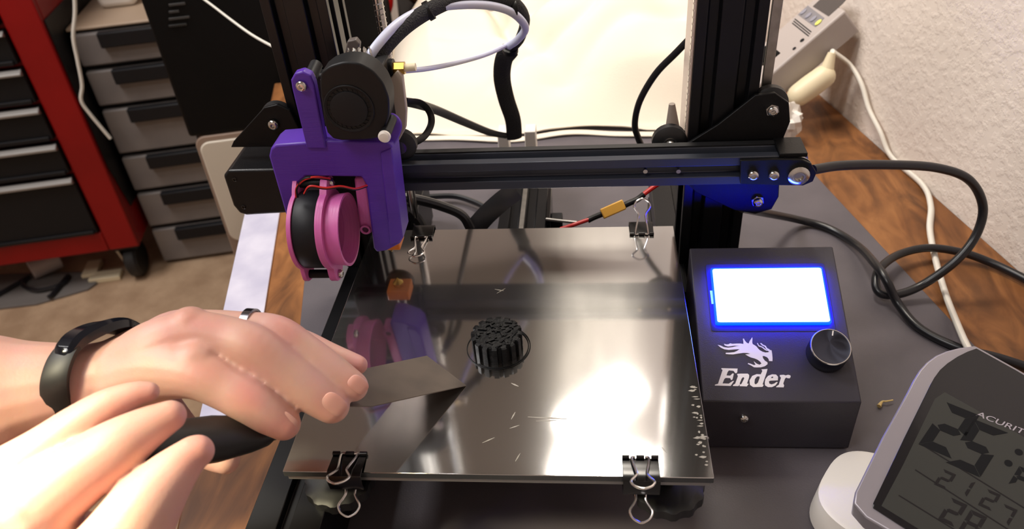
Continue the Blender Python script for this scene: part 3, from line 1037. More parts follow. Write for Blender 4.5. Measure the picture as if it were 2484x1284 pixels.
dragon = [
    [(190, 250), (250, 262), (330, 300), (420, 312), (520, 300), (600, 280), (690, 266), (560, 268), (480, 280), (420, 286), (350, 262), (330, 225),
     (380, 240), (430, 238), (470, 215), (520, 226), (620, 220), (700, 220), (765, 230), (762, 170), (752, 115), (772, 108), (800, 160), (835, 200),
     (878, 222), (905, 160), (962, 78), (965, 130), (960, 190), (970, 232), (1020, 260), (1060, 290), (1090, 330), (1130, 370), (1190, 402), (1250, 420),
     (1310, 416), (1340, 400), (1290, 372), (1290, 345), (1390, 372), (1402, 440), (1412, 540), (1410, 612), (1335, 608), (1322, 560), (1290, 525), (1235, 500), (1190, 496),
     (1200, 545), (1240, 600), (1300, 640), (1300, 680), (1240, 725), (1150, 750), (1060, 752), (1000, 748), (930, 705), (860, 672), (870, 655), (930, 672), (1000, 700),
     (1035, 690), (1005, 640), (995, 615), (1060, 668), (1120, 692), (1165, 668), (1140, 625), (1080, 580), (1010, 550), (930, 530), (870, 500), (805, 462),
     (860, 455), (915, 450), (860, 432), (760, 428), (640, 445), (540, 462), (440, 460), (368, 450), (372, 425), (470, 422), (560, 412), (620, 385), (680, 345),
     (560, 352), (440, 362), (340, 348), (260, 310)],
    [(1066, 212), (1080, 206), (1110, 260), (1200, 296), (1250, 340), (1300, 372), (1290, 385), (1240, 360), (1180, 310), (1100, 280)],
    [(1135, 215), (1160, 208), (1200, 245), (1260, 270), (1290, 320), (1350, 352), (1330, 372), (1270, 345), (1240, 290), (1180, 262)],
]
emblem([zc_(p) for p in dragon], 'dragon_emblem')
LET = {
    'E': [[(275, 768), (635, 778), (625, 862), (600, 885), (575, 870), (545, 828), (440, 818), (410, 860), (388, 930), (470, 935), (520, 885), (552, 890),
           (520, 1020), (490, 1036), (470, 990), (370, 985), (340, 1010), (300, 1108), (440, 1112), (500, 1070), (540, 1048), (552, 1060), (480, 1165),
           (130, 1155), (130, 1135), (200, 1115), (290, 840), (300, 810), (275, 790)]],
    'n': [[(622, 895), (700, 890), (860, 890), (892, 920), (888, 980), (845, 1108), (880, 1120), (840, 1175), (675, 1168), (690, 1130), (720, 1120), (785, 990),
           (760, 965), (725, 1000), (680, 1110), (690, 1125), (650, 1168), (530, 1165), (535, 1140), (580, 1115), (640, 950)]],
    'd': [[(1165, 795), (1300, 785), (1285, 850), (1190, 1130), (1215, 1140), (1190, 1185), (980, 1190), (910, 1140), (900, 1040), (960, 940), (1060, 900), (1150, 905), (1185, 830)],
          ],
    'e': [[(1240, 1080), (1255, 1010), (1310, 940), (1400, 905), (1490, 910), (1535, 960), (1530, 1040), (1370, 1046), (1330, 1060), (1340, 1110), (1390, 1130), (1450, 1110), (1500, 1075), (1530, 1080),
           (1480, 1150), (1400, 1190), (1310, 1190), (1245, 1150)]],
    'r': [[(1575, 920), (1660, 915), (1700, 930), (1760, 915), (1810, 930), (1815, 965), (1790, 995), (1740, 990), (1720, 975), (1690, 1000), (1650, 1110), (1670, 1150), (1660, 1195), (1490, 1192),
           (1500, 1170), (1550, 1140), (1600, 980), (1575, 950)]],
}
for ch in 'Ender':
    emblem([zc_(p) for p in LET[ch]], 'letter', label_ch := 0.12)
emblem([zc_([(1010, 1090), (1020, 1010), (1065, 955), (1120, 950), (1125, 985), (1085, 1090), (1045, 1125), (1020, 1120)]),
        zc_([(1375, 985), (1400, 955), (1430, 960), (1420, 985)])], 'letter_counter', 0.26, 0.06, M_BOXP)

# ================================================================== mirror plate on the bed
HB = 117.5
mp_ = MB().box((-HB, -HB, -4.4), (HB, HB, 0)).build('mirror_plate', M_GLASSE, bevel=0.25, seg=1,
        label='square mirror plate clipped on the printer bed', cat='mirror plate')
me = mp_.data
me.materials.append(M_MIRROR)
uvl = me.uv_layers.new(name='grain')
for p in me.polygons:
    if p.normal.z > 0.9:
        p.material_index = 1
    for li in p.loop_indices:
        co = me.vertices[me.loops[li].vertex_index].co
        uvl.data[li].uv = (co.y * 4, co.x * 4)
# old glue marks on the mirror
mk = MB()
for (x0, y0, x1, y1, w) in ((1280, 1012, 1400, 1018, 1.2), (1300, 1022, 1360, 1020, .8), (1170, 1075, 1200, 1062, .8), (1250, 1120, 1262, 1100, .7), (1240, 1018, 1250, 1000, .9), (1236, 1040, 1260, 1032, .8), (1200, 702, 1222, 706, .9), (1240, 930, 1258, 938, 1.2), (1605, 1085, 1618, 1100, .9), (1205, 712, 1226, 700, .7)):
    a, b = P(x0, y0, z=0.02), P(x1, y1, z=0.02)
    t = (b - a).normalized()
    s = ZV.cross(t) * w * .45
    mk.prism([a - s * .3, a.lerp(b, .5) - s, b - s * .3, b + s * .3, a.lerp(b, .5) + s, a + s * .3], ZV * 0.06)
for k in range(34):
    yy = random.uniform(930, 1160)
    xx = 1686 + (yy - 930) * 0.19 - abs(random.gauss(0, 9)) - (0 if yy < 1000 else (yy - 1000) * 0.05)
    a = P(xx, yy, z=0.02)
    l, w = random.uniform(.6, 2.6), random.uniform(.3, 1.0)
    mk.prism([a + Vector((-l, 0, 0)), a + Vector((0, -w, 0)), a + Vector((l * .6, -w * .4, 0)), a + Vector((l * .8, w * .6, 0)), a + Vector((-l * .2, w, 0))], ZV * 0.07)
mk.build('glue_marks', mat('dried_glue', (168, 162, 152), 0.35, alpha=0.7), mp_, kind='stuff', smooth=False)

# ------------------------------------------------------------------ printed disc and skirt
DC = P(1206, 826, z=6)
dcx, dcy = DC.x, DC.y
dsc = thing('printed_disc', (dcx, dcy, 0), 'small black printed knurled disc on the mirror plate', 'printed part')
NS = 16


def cog(rr, zz, amp):
    return [Vector((dcx + math.cos(2 * math.pi * k / 192) * (rr + amp * (1 if math.cos(NS * 2 * math.pi * k / 192) > -0.25 else -1)),
                    dcy + math.sin(2 * math.pi * k / 192) * (rr + amp * (1 if math.cos(NS * 2 * math.pi * k / 192) > -0.25 else -1)), zz)) for k in range(192)]


M_PRT = mat('black_print', (7, 7, 9), 0.5, spec=0.18, bump=0.4, bscale=2600, stretch=(0.1, 0.1, 1))
MB().loft([cog(15.4, 0.02, .9), cog(15.4, 12, .9), cog(14.4, 12.6, .7)]).build('body', M_PRT, dsc)
rib = MB()
for k in range(46):
    a, r = random.uniform(0, 6.28), 13 * math.sqrt(random.random())
    c = Vector((dcx + math.cos(a) * r, dcy + math.sin(a) * r, 12.6))
    b = random.uniform(0, 6.28)
    t = Vector((math.cos(b), math.sin(b), 0))
    s = Vector((-t.y, t.x, 0))
    l, w = random.uniform(1.2, 3.0), random.uniform(.5, 1.0)
    rib.prism([c - t * l - s * w, c + t * l - s * w, c + t * l + s * w, c - t * l + s * w], ZV * random.uniform(.4, 1.0))
rib.build('rough_top_layer', M_PRT, dsc, kind='stuff', smooth=False)
ring = [Vector((dcx + math.cos(2 * math.pi * k / 40) * 20.3 + 0.5, dcy + math.sin(2 * math.pi * k / 40) * 20.3, 0.35)) for k in range(40)]
sk = MB().tube(ring, 0.33, n=6, smooth=2, closed=True)
ring2 = [Vector((dcx + math.cos(2 * math.pi * k / 40) * 19.2 + 0.5, dcy + math.sin(2 * math.pi * k / 40) * 19.2, 0.35)) for k in range(-14, 12)]
sk.tube(ring2, 0.33, n=6, smooth=2)
sk.build('skirt_line', M_PRT, label='thin black printed outline ring round the disc', cat='printed outline')


# ------------------------------------------------------------------ binder clips
def binder_clip(x, edge, sgn, label, top_ang, bot_ang, w=19.5):
    """clip on the plate edge at y=edge; sgn = direction out of the plate (-1 towards the front).
    top_ang, bot_ang: how far each wire handle is swung (0 = lying on the plate, 180 = hanging outwards)"""
    t = thing('binder_clip', (x, edge, -9), label, 'binder clip')
    d = 12.0
    ya, yb = edge - sgn * d, edge + sgn * 3.5
    zt, zb = 0.15, -8.3
    th = 0.5
    o = [(ya, zt), (edge, zt + 1.6), (yb, zt + 1.0), (yb + sgn * .6, -4.2), (yb, zb - 1.0), (edge, zb - 1.6), (ya, zb)]
    i = [(ya, zt + th), (edge, zt + 1.6 + th), (yb + sgn * th, zt + 1.0 + th), (yb + sgn * (.6 + th), -4.2), (yb + sgn * th, zb - 1.0 - th), (edge, zb - 1.6 - th), (ya, zb - th)]
    MB().prism([(x - w / 2, y, z) for y, z in o + i[::-1]], (w, 0, 0)).build('body', M_BLACKG, t, bevel=0.2, seg=1)
    hw = 4.6
    for z0, ang, s in ((zt + 1.2, top_ang, 1), (zb - 1.2, bot_ang, -1)):
        for x0, x1 in ((-w / 2, -hw - 1.2), (hw + 1.2, w / 2)) + (((-2.2, 2.2),) if True else ()):
            MB().cyl((x + x0, ya, z0), (x + x1, ya, z0), 1.25, n=12).build('curl', M_BLACKG, t)
        A = math.radians(ang)
        dirv = Vector((0, -sgn * math.cos(A), s * math.sin(A)))
        base = Vector((x, ya, z0))
        L = 27.0
        prof = [(-hw + 2.0, 0), (-hw, 0.2), (-hw + .4, 5), (-hw + 2.0, L * .52), (-hw + 1.2, L * .64), (-hw - 1.4, L * .80), (-hw - .2, L * .93), (-2.4, L * 1.0), (0, L * 1.03),
                (2.4, L * 1.0), (hw + .2, L * .93), (hw + 1.4, L * .80), (hw - 1.2, L * .64), (hw - 2.0, L * .52), (hw - .4, 5), (hw, .2), (hw - 2.0, 0)]
        MB().tube([base + Vector((a, 0, 0)) + dirv * b for a, b in prof], 0.72, n=8, smooth=4).build('wire_handle', M_WIRE, t)
    return t


binder_clip(P(838, 1145, z=0).x, -HB, -1, 'black binder clip on front edge of mirror plate, nearest the hands', 163, 152)
binder_clip(P(1556, 1160, z=0).x, -HB, -1, 'black binder clip on front edge of mirror plate, nearest the control box', 163, 152)
binder_clip(P(1030, 553, z=0).x, HB, 1, 'black binder clip on back edge of mirror plate, beside the purple print head', 4, 120, 17)
binder_clip(P(1554, 545, z=0).x, HB, 1, 'black binder clip with upright wire loop, on back edge nearest right post', 105, 150, 18)

# ================================================================== scraper
T0 = P(1130, 937, z=0.25)
K0 = P(1035, 865, z=0.6)
e = (K0 - T0)
BW = e.length
e.normalize()
N0 = P(900, 975, z=30)
g = (N0 - T0)
g = (g - e * g.dot(e)).normalized()
bn = e.cross(g).normalized()
if bn.z < 0:
    bn = -bn
mid = (T0 + K0) / 2
sp = thing('scraper', mid, 'wide steel scraper with black handle held by both hands over the mirror', 'scraper')


def sq(u, v, h=0):
    return mid + g * u + e * v + bn * h


hwid = BW / 2
bl_ = [sq(0, -hwid), sq(0, hwid), sq(70, hwid * .92), sq(88, 11), (sq(104, 8)), sq(104, -8), sq(88, -11), sq(70, -hwid * .92)]
MB().prism(bl_, bn * 0.6).build('blade', mat('scraper_steel', (126, 116, 108), 0.34, metal=0.75, var=(112, 104, 98), vscale=40), sp)
hd = MB()
hA, hB = P(655, 1046, d=409), P(330, 1092, d=350)
hx = (hB - hA).normalized()
hy = (e - hx * e.dot(hx)).normalized()
hz_ = hx.cross(hy)
HL = (hB - hA).length
hp = [(-14, 5, 2), (0, 6, 5), (.06 * HL, 8.5, 7), (.2 * HL, 10.5, 9), (.45 * HL, 12.5, 11), (.75 * HL, 12, 11), (.95 * HL, 12.5, 11), (HL, 11, 9.5), (HL + 5, 6, 5)]
loops = []
for s, a, b in hp:
    loops.append([hA + hx * s + hy * (math.cos(2 * math.pi * k / 28) * a) + hz_ * (math.sin(2 * math.pi * k / 28) * b) for k in range(28)])
hd.loft(loops)
hd.build('handle', mat('soft_black_handle', (20, 20, 21), 0.42), sp)

# ================================================================== person (two forearms and hands)


def H(px, py, d, rpx):
    return (P(px, py, d=d), rpx * d / FPX)


def limb(mb, pts, n=18):
    c = [p for p, r in pts]
    r = [q for p, q in pts]
    P0 = crom(c, 5)
    R0 = [max(x.y, 1.0) for x in crom([Vector((i, q, 0)) for i, q in enumerate(r)], 5)]
    # rounded ends
    def ends(pa, pb, ra):
        t = (pa - pb).normalized()
        return [(pa + t * ra * math.sin(a), ra * math.cos(a)) for a in (0.35, 0.7, 1.05, 1.3, 1.5)]
    h = ends(P0[0], P0[1], R0[0])[::-1]
    tl = ends(P0[-1], P0[-2], R0[-1])
    P0 = [a for a, b in h] + P0 + [a for a, b in tl]
    R0 = [b for a, b in h] + R0 + [b for a, b in tl]
    mb.tube(P0, R0, n=n, smooth=0)


pm = MB()
# left hand
WR = [H(-520, 1060, 400, 170), H(-250, 990, 402, 160), H(-20, 968, 404, 158), H(110, 945, 406, 118), H(240, 922, 408, 92), H(330, 895, 408, 88)]
limb(pm, WR)
limb(pm, [H(270, 908, 412, 82), H(360, 865, 414, 80), H(430, 838, 412, 72)])
IDX = [H(310, 915, 404, 84), H(390, 895, 398, 80), H(474, 906, 391, 64), H(545, 940, 391, 56), H(603, 973, 392, 55), H(650, 1004, 395, 50), H(688, 1028, 398, 42)]
MID = [H(310, 905, 406, 84), H(390, 850, 402, 80), H(466, 816, 402, 63), H(550, 824, 402, 58), H(618, 848, 400, 59), H(692, 902, 403, 54), H(752, 948, 406, 52), H(804, 984, 409, 45)]
RNG = [H(330, 892, 412, 74), H(420, 820, 414, 66), H(500, 800, 418, 50), H(585, 795, 416, 40), H(672, 806, 413, 42), H(738, 850, 414, 42), H(800, 898, 416, 43), H(856, 938, 418, 38)]
PNK = [H(350, 880, 424, 60), H(500, 810, 434, 46), H(620, 810, 436, 36), H(720, 828, 434, 34), H(800, 862, 432, 31), H(868, 886, 432, 25)]
THB = [H(310, 930, 412, 74), H(380, 990, 424, 58), H(450, 1060, 426, 46), H(516, 1102, 424, 40), H(548, 1118, 422, 34)]
WEB = [H(440, 858, 401, 62), H(510, 882, 402, 54), H(580, 914, 403, 46), H(652, 960, 404, 36)]
WEB2 = [H(600, 800, 414, 36), H(672, 830, 416, 28), H(745, 890, 418, 22)]
for f in (IDX, MID, RNG, PNK, THB, WEB, WEB2):
    limb(pm, f)
# knuckles
for (px, py, d, r) in ((474, 888, 392, 62), (462, 800, 402, 58), (616, 842, 401, 55)):
    c, rr = H(px, py, d, r)
    pm.sphere(c, rr)
# right hand
limb(pm, [H(-560, 1720, 330, 260), H(-260, 1480, 320, 240), H(-60, 1340, 318, 190), H(60, 1270, 322, 130)])
limb(pm, [H(-200, 1330, 330, 150), H(-40, 1210, 332, 100), H(95, 1105, 334, 66), H(185, 1035, 336, 52), H(262, 986, 339, 44), H(325, 958, 342, 33), H(362, 951, 344, 26)])
limb(pm, [H(-120, 1420, 322, 150), H(20, 1290, 322, 112), H(125, 1200, 322, 92), H(215, 1132, 323, 80), H(290, 1082, 325, 70), H(352, 1042, 329, 55), H(412, 1010, 333, 40)])
limb(pm, [H(40, 1560, 316, 170), H(200, 1450, 316, 140), H(290, 1330, 317, 108), H(352, 1232, 318, 88), H(408, 1160, 321, 66), H(462, 1106, 325, 46), H(478, 1096, 326, 42)])
limb(pm, [H(-150, 1420, 330, 150), H(60, 1420, 336, 130), H(180, 1330, 340, 90)])
tmp = pm.build('tmp_body', M_SKIN)
rm_ = tmp.modifiers.new('r', 'REMESH')
rm_.mode = 'VOXEL'
rm_.voxel_size = 0.001
sm_ = tmp.modifiers.new('s', 'SMOOTH')
sm_.factor = 0.5
sm_.iterations = 16
dg = bpy.context.evaluated_depsgraph_get()
bme = bpy.data.meshes.new_from_object(tmp.evaluated_get(dg))
bme.name = 'person'
loc = tmp.location.copy()
om = tmp.data
bpy.data.objects.remove(tmp)
bpy.data.meshes.remove(om)
person = bpy.data.objects.new('person', bme)
COL.objects.link(person)
person.location = loc
WORLD['person'] = loc / S
for p in bme.polygons:
    p.use_smooth = True
if not bme.materials:
    bme.materials.append(M_SKIN)
spots = []
for (px, py, d, r) in ((500, 880, 375, 60), (462, 780, 385, 70), (625, 830, 382, 55), (600, 960, 380, 40), (690, 1030, 390, 45), (815, 990, 395, 45), (870, 945, 405, 40), (885, 885, 425, 40),
                       (690, 800, 405, 40), (365, 950, 335, 45), (430, 1005, 325, 45), (490, 1090, 320, 50)):
    c, rr = H(px, py, d, r)
    spots.append((c, rr))
at = bme.attributes.new('flush', 'FLOAT', 'POINT')
vals = []
for v in bme.vertices:
    w = v.co / S + loc / S
    f = 0.0
    for c, rr in spots:
        q = (w - c).length / (rr * 1.5)
        if q < 1:
            f = max(f, (1 - q * q) ** 1.2)
    vals.append(min(1.0, 0.10 + 0.55 * f))
at.data.foreach_set('value', vals)
tag(person, 'two bare hands of one person gripping the scraper from lower left, left wrist banded', 'person')
for px, py, d, r, ax, ay in ((694, 1026, 391, 1, 26, 20), (812, 984, 399, 1, 30, 22), (870, 936, 409, 1, 24, 18)):
    c, k = H(px, py, d, 1.0)
    dirx = (P(px + 30, py + 24, d=d + 3) - c).normalized()
    nn_ = (CZ + CX * 0.25 - CY * 0.1).normalized()
    nn_ = (nn_ - dirx * nn_.dot(dirx)).normalized()
    sd = nn_.cross(dirx)
    mb = MB()
    vs, loops = [], []
    for hh, sc_ in ((-2.2, 1.0), (-1.2, .98), (-0.5, .8), (-0.15, .45), (-0.1, .05)):
        loops.append([c + dirx * (math.copysign(abs(math.cos(2 * math.pi * q / 28)) ** .7, math.cos(2 * math.pi * q / 28)) * ax * 1.1 * k * sc_) + sd * (math.copysign(abs(math.sin(2 * math.pi * q / 28)) ** .7, math.sin(2 * math.pi * q / 28)) * ay * 1.05 * k * sc_) + nn_ * (hh - (1 - sc_) * 0) for q in range(28)])
    mb.loft(loops)
    mb.build('fingernail', M_NAIL, person)
# ring
q0 = P(608, 780, d=416)
fa = (P(655, 796, d=414) - P(575, 790, d=417)).normalized()
MB().ring(q0 + (P(608, 795, d=416) - q0), fa, [(-2.2, 10.3), (2.2, 10.3), (2.4, 9.2), (-2.4, 9.2)], 40).build('finger_ring', mat('ring_metal', (150, 150, 160), 0.2, metal=1.0), person, label='plain grey metal finger ring')
# wrist band
wb = [(338, 822, 418), (302, 802, 412), (242, 808, 404), (182, 834, 394), (150, 872, 387), (134, 925, 384), (138, 975, 388), (160, 1012, 396), (220, 1022, 424), (290, 975, 438), (338, 880, 436)]
wpts = [P(a, b, d=c) for a, b, c in wb]
fax = (P(420, 866, d=402) - P(20, 945, d=404)).normalized()


def ribbon(pts, closed, half, th, sub=6):
    q = crom(pts, sub, closed)
    m = len(q)
    cen = sum((Vector(p) for p in pts), Vector()) / len(pts)
    loops = []
    for i in range(m):
        tn_ = (q[(i + 1) % m] - q[i - 1]).normalized() if closed else (q[min(i + 1, m - 1)] - q[max(i - 1, 0)]).normalized()
        ww = (fax - tn_ * fax.dot(tn_)).normalized()
        rr_ = tn_.cross(ww)
        if rr_.dot(q[i] - cen) < 0:
            rr_ = -rr_
        hh = half[0] + (half[1] - half[0]) * math.sin(math.pi * i / max(m - 1, 1)) if isinstance(half, tuple) else half
        tt = th * (0.35 + 0.65 * math.sin(math.pi * i / max(m - 1, 1)) ** 0.5) if isinstance(half, tuple) else th
        loops.append([q[i] - ww * hh - rr_ * 0.8, q[i] - ww * hh + rr_ * tt * .6, q[i] - ww * hh * .6 + rr_ * tt, q[i] + ww * hh * .6 + rr_ * tt, q[i] + ww * hh + rr_ * tt * .6, q[i] + ww * hh - rr_ * 0.8])
    mb = MB()
    mb.loft(loops, closed=closed)
    return mb


band = ribbon(wpts, True, 6.6, 2.6).build('wrist_band', M_RUB, person, label='black fitness band')
ribbon(wpts[0:5], False, (4.5, 8.2), 6.0).build('tracker', mat('tracker_gloss', (14, 16, 24), 0.12), band, label='glossy black tracker screen')

# ================================================================== right side: cables, meter, weather station
c1 = [P(1972, 412, y=104), P(2040, 402, y=118), P(2150, 400, y=134), P(2270, 407, y=150), P(2350, 436, y=158), P(2384, 500, y=158), P(2368, 570, y=150), P(2318, 634, y=140),
      P(2240, 690, z=-74), P(2180, 714, z=-80), P(2136, 712, z=-80), P(2124, 685, z=-76), P(2136, 650, z=-72), P(2180, 618, z=-76), P(2250, 602, z=-77), P(2330, 612, z=-80),
      P(2400, 636, z=-84), P(2484, 676, z=-84), P(2560, 715, z=-84)]
for q in c1:
    uu = q.dot(U)
    if uu > UR - 5:
        q -= U * (uu - UR + 5)
MB().tube(c1, 3.5, n=14, smooth=8).build('power_cable', M_CABLE, label='black round cable looping out from gantry end and over the wood', cat='cable')
c2 = [P(1800, 505, y=118), P(1850, 516, z=-40), P(1930, 532, z=-78), P(2010, 554, z=-84), P(2080, 596, z=-80), P(2122, 640, z=-66), P(2150, 680, z=-66), P(2178, 736, z=-80), P(2230, 796, z=-84.4), P(2320, 842, z=-84.4), P(2420, 868, z=-84.4), P(2520, 900, z=-86)]
MB().tube(c2, 3.5, n=14, smooth=8).build('power_cable', M_CABLE, label='black round cable running behind the control box to the weather display', cat='cable')
c3 = [P(2019, 124, v=370), P(2062, 158, u=434), P(2090, 205, u=440), P(2108, 265, u=441), P(2135, 320, u=440), P(2185, 378, z=-86), P(2240, 448, z=-86.5), P(2258, 500, z=-86.5), P(2256, 560, z=-86.5),
      P(2272, 640, z=-86), P(2296, 720, z=-84), P(2322, 786, z=-78), P(2342, 832, z=-71), P(2356, 858, z=-64)]
for q in c3:
    uu = q.dot(U)
    if uu > UR - 5:
        q -= U * (uu - UR + 5)
MB().tube(c3, 3, n=12, smooth=8, flat=(2.6, 4.2)).build('white_cable', M_CORDW, label='white flat cord from the grey meter down to the weather display', cat='cable')

# plug-in power meter
MV = 378.0                                  # the meter leans on the wall, screen up
mo_ = P(1874, 177, v=MV)
ml = P(2080, 0, v=MV) - mo_
MLn = ml.length * 1.06
ml.normalize()
mw = V.copy()
mn_ = ml.cross(mw).normalized()
if mn_.z < 0:
    mn_ = -mn_
MTH = abs((P(1915, 221, v=MV) - mo_).dot(mn_))
MLn = min(MLn, (UR - 3 - mo_.dot(U) - MTH * abs(mn_.dot(U))) / ml.dot(U))
ML0 = (TZ - 2 + 0.3 - (mo_.z - MTH * mn_.z)) / ml.z


def mq(l, w, h=0.0):
    return mo_ + ml * l + mw * w + mn_ * h


pmx = thing('power_meter', mq(ML0, 30, -MTH), 'light grey plug-in power meter with screen and buttons leaning against wall', 'power meter')
MB().prism([mq(ML0, 0), mq(MLn, 0), mq(MLn, 58), mq(ML0, 58)], -mn_ * MTH).build('case', M_GREYP, pmx, bevel=2.5, seg=3)


def muv(px, py):
    X = plane_hit(px, py, mo_, mn_)
    return (X - mo_).dot(ml), (X - mo_).dot(mw)


def mpoly(pxs, h, t, name, m, b=0.0):
    return MB().prism([mq(*muv(a, c), h) for a, c in pxs], mn_ * t).build(name, m, pmx, bevel=b)


mpoly([(1972, 16), (2010, 40), (2046, 8), (2056, -4), (2012, -22)], 0.05, 0.4, 'screen', M_MSCR)
mpoly([(1936, 36), (1978, 66), (2000, 44), (1960, 14)], 0.05, 0.4, 'button_plate', mat('button_plate_grey', (124, 120, 124), 0.5))
for i, (cx_, cy_) in enumerate(((1950, 30), (1962, 39), (1974, 47), (1986, 56))):
    l, w = muv(cx_, cy_)
    pts = [mq(l + math.cos(2 * math.pi * k / 16) * 4.2, w + math.sin(2 * math.pi * k / 16) * 2.6, 0.5) for k in range(16)]
    MB().prism(pts, mn_ * 1.2).build('button', M_BTNY if i == 3 else M_BTN, pmx, bevel=0.4, label='lime button' if i == 3 else None)
for i in range(3):
    a, b = (1922 + i * 3, 56 - i * 5), (1962 + i * 3, 88 - i * 5)
    l0, w0 = muv(*a)
    l1, w1 = muv(*b)
    MB().prism([mq(l0 - .6, w0, .05), mq(l0 + .6, w0, .05), mq(l1 + .6, w1, .05), mq(l1 - .6, w1, .05)], mn_ * .2).build('groove', M_DGREY, pmx)
for px, py, r in ((1946, 98, 2.6), (1927, 118, 2.2)):
    c = mq(*muv(px, py), 0.05)
    MB().cyl(c, c + mn_ * .3, r, n=14).build('hole', M_DGREY, pmx)
# plug below it
a, b = P(1938, 230, v=362), P(1998, 186, v=362)
pgl = MB()
limb(pgl, [(a, 12.5), (a.lerp(b, .5), 13), (b, 12.5)], 24)
pg = pgl.build('cord_plug', M_CREAM, label='cream rounded plug under the grey power meter', cat='plug')
MB().cyl(P(2004, 176, v=362), P(2018, 128, v=366), 8, 4.0, n=18).build('strain_relief', M_CREAM, pg)
MB().prism([P(1868, 108, d=780), P(1895, 128, d=780), P(1866, 152, d=780), P(1850, 150, d=780), P(1850, 112, d=780)], CZ * -14).build('black_plug', M_BLACK, label='small black plug between the right post and the grey meter', cat='plug', bevel=1)

# weather station
WB = P(2070, 1215, d=436)
WT = P(2208, 935, d=470)
wu = (WT - WB).normalized()
wr_ = wu.cross(ZV).normalized()
if wr_.x < 0:
    wr_ = -wr_
wn = wr_.cross(wu).normalized()
if wn.dot(CZ) < 0:
    wn = -wn
ws = thing('weather_station', P(2230, 1220, z=TZ), 'silver framed digital weather display with dark screen on white base', 'weather display')


def wq(px, py, h=0.0):
    return plane_hit(px, py, WB + wn * h, wn)


out = [(2070, 1222), (2074, 1194), (2140, 1060), (2200, 952), (2214, 924), (2230, 898), (2248, 878), (2270, 862), (2296, 851), (2328, 843), (2366, 838), (2460, 890), (2600, 970), (2720, 1050), (2500, 1500), (2380, 1420), (2100, 1256)]
pts = [wq(*p) for p in out]
MB().prism(pts, -wn * 16).build('bezel', M_BEZEL, ws, bevel=1.2, seg=3)
inn = [(2117, 1234), (2118, 1222), (2190, 1070), (2256, 936), (2266, 918), (2280, 899), (2298, 883), (2322, 867), (2346, 855), (2368, 847), (2460, 898), (2600, 980), (2700, 1056), (2490, 1470), (2380, 1404)]
fc = MB().prism([wq(*p, .05) for p in inn], wn * 0.9).build('face', M_FACE, ws, bevel=0.3, label='glossy black face')
lcd = [(2138, 1228), (2190, 1130), (2268, 968), (2292, 952), (2420, 1024), (2560, 1106), (2640, 1160), (2480, 1440)]
MB().prism([wq(*p, 1.0) for p in lcd], wn * 0.12).build('lcd', M_LCD, fc)
# axes of the display in its own plane
o_ = wq(2290, 965, 1.2)


def wloc(px, py):
    X = wq(px, py, 1.2) - o_
    return X.dot(wr_), X.dot(wu)


SEGS = {'2': 'abged', '5': 'afgcd', '1': 'bc', '7': 'abc', '0': 'abcdef', 'F': 'afeg', '9': 'abcfgd', '8': 'abcdefg'}


def digit(mb, ch, x, y, h, w, t, sl=0.12):
    """seven-segment figure standing at (x,y) in the display plane"""
    def q(a, b):
        return o_ + wr_ * (x + a + b * sl) + wu * (y + b)
    hh = h / 2
    R = {'a': [(0, h), (w, h), (w - t, h - t), (t, h - t)], 'd': [(0, 0), (t, t), (w - t, t), (w, 0)],
         'g': [(t * .5, hh), (t, hh + t / 2), (w - t, hh + t / 2), (w - t * .5, hh), (w - t, hh - t / 2), (t, hh - t / 2)],
         'f': [(0, h - .4), (t, h - t - .4), (t, hh + t * .5), (0, hh + .3)], 'b': [(w, h - .4), (w, hh + .3), (w - t, hh + t * .5), (w - t, h - t - .4)],
         'e': [(0, hh - .3), (t, hh - t * .5), (t, t + .4), (0, .4)], 'c': [(w, hh - .3), (w, .4), (w - t, t + .4), (w - t, hh - t * .5)]}
    for s in SEGS[ch]:
        mb.prism([q(a, b) for a, b in R[s]], wn * 0.1)


x2, y2 = wloc(2228, 1078)
x5, y5 = wloc(2294, 1122)
mb = MB()
HD = 33.0
digit(mb, '2', x2, y2, HD, 17.5, 5.2)
digit(mb, '5', x5, y5, HD, 17.5, 5.2)
mb.build('big_figures', M_LCDK, fc, smooth=False)
mb = MB()
xf, yf = wloc(2440, 1190)
digit(mb, 'F', xf, yf + 4, 13, 8, 2.4)
for dx, dy in ((-3.5, 16), (-1.0, 25)):
    c = o_ + wr_ * (xf + dx) + wu * (yf + dy)
    mb.prism([c + wr_ * (math.cos(2 * math.pi * k / 12) * 2.0) + wu * (math.sin(2 * math.pi * k / 12) * 2.0) for k in range(12)], wn * .1)
mb.build('unit_mark', M_LCDK, fc, smooth=False)
mb = MB()
for (px, py, ch, h, w, t) in ((2265, 1175, '2', 11, 6.5, 1.5), (2312, 1192, '1', 11, 6.5, 1.5), (2372, 1225, '2', 11, 6.5, 1.5), (2412, 1262, '7', 11, 6.5, 1.5),
                              (2275, 1260, '2', 15, 8, 2.0), (2322, 1290, '8', 15, 8, 2.0)):
    a, b = wloc(px, py)
    digit(mb, ch, a, b, h, w, t)
for (a, b) in (((2246, 1085), (2520, 1255)), ((2220, 1140), (2500, 1320)), ((2180, 1202), (2420, 1350))):
    p, q = wq(*a, 1.2), wq(*b, 1.2)
    s = wu * 0.35
    mb.prism([p - s, q - s, q + s, p + s], wn * .08)
mb.build('small_figures', M_LCDF, fc, smooth=False)
vs, fs = text_mesh('ACURITE', 4.9, 0.15, 0.02)
xa, ya = wloc(2366, 1008)
MB().add([o_ + wr_ * (xa + a * 1.4) + wu * (ya + b) + wn * 0.1 for a, b, c in vs], fs).build('lettering', M_INK, fc, smooth=False)
# base
bcn = P(2190, 1235, z=-66)
bax = Vector((0.82, -0.57, 0)).normalized()
bay = Vector((-bax.y, bax.x, 0))


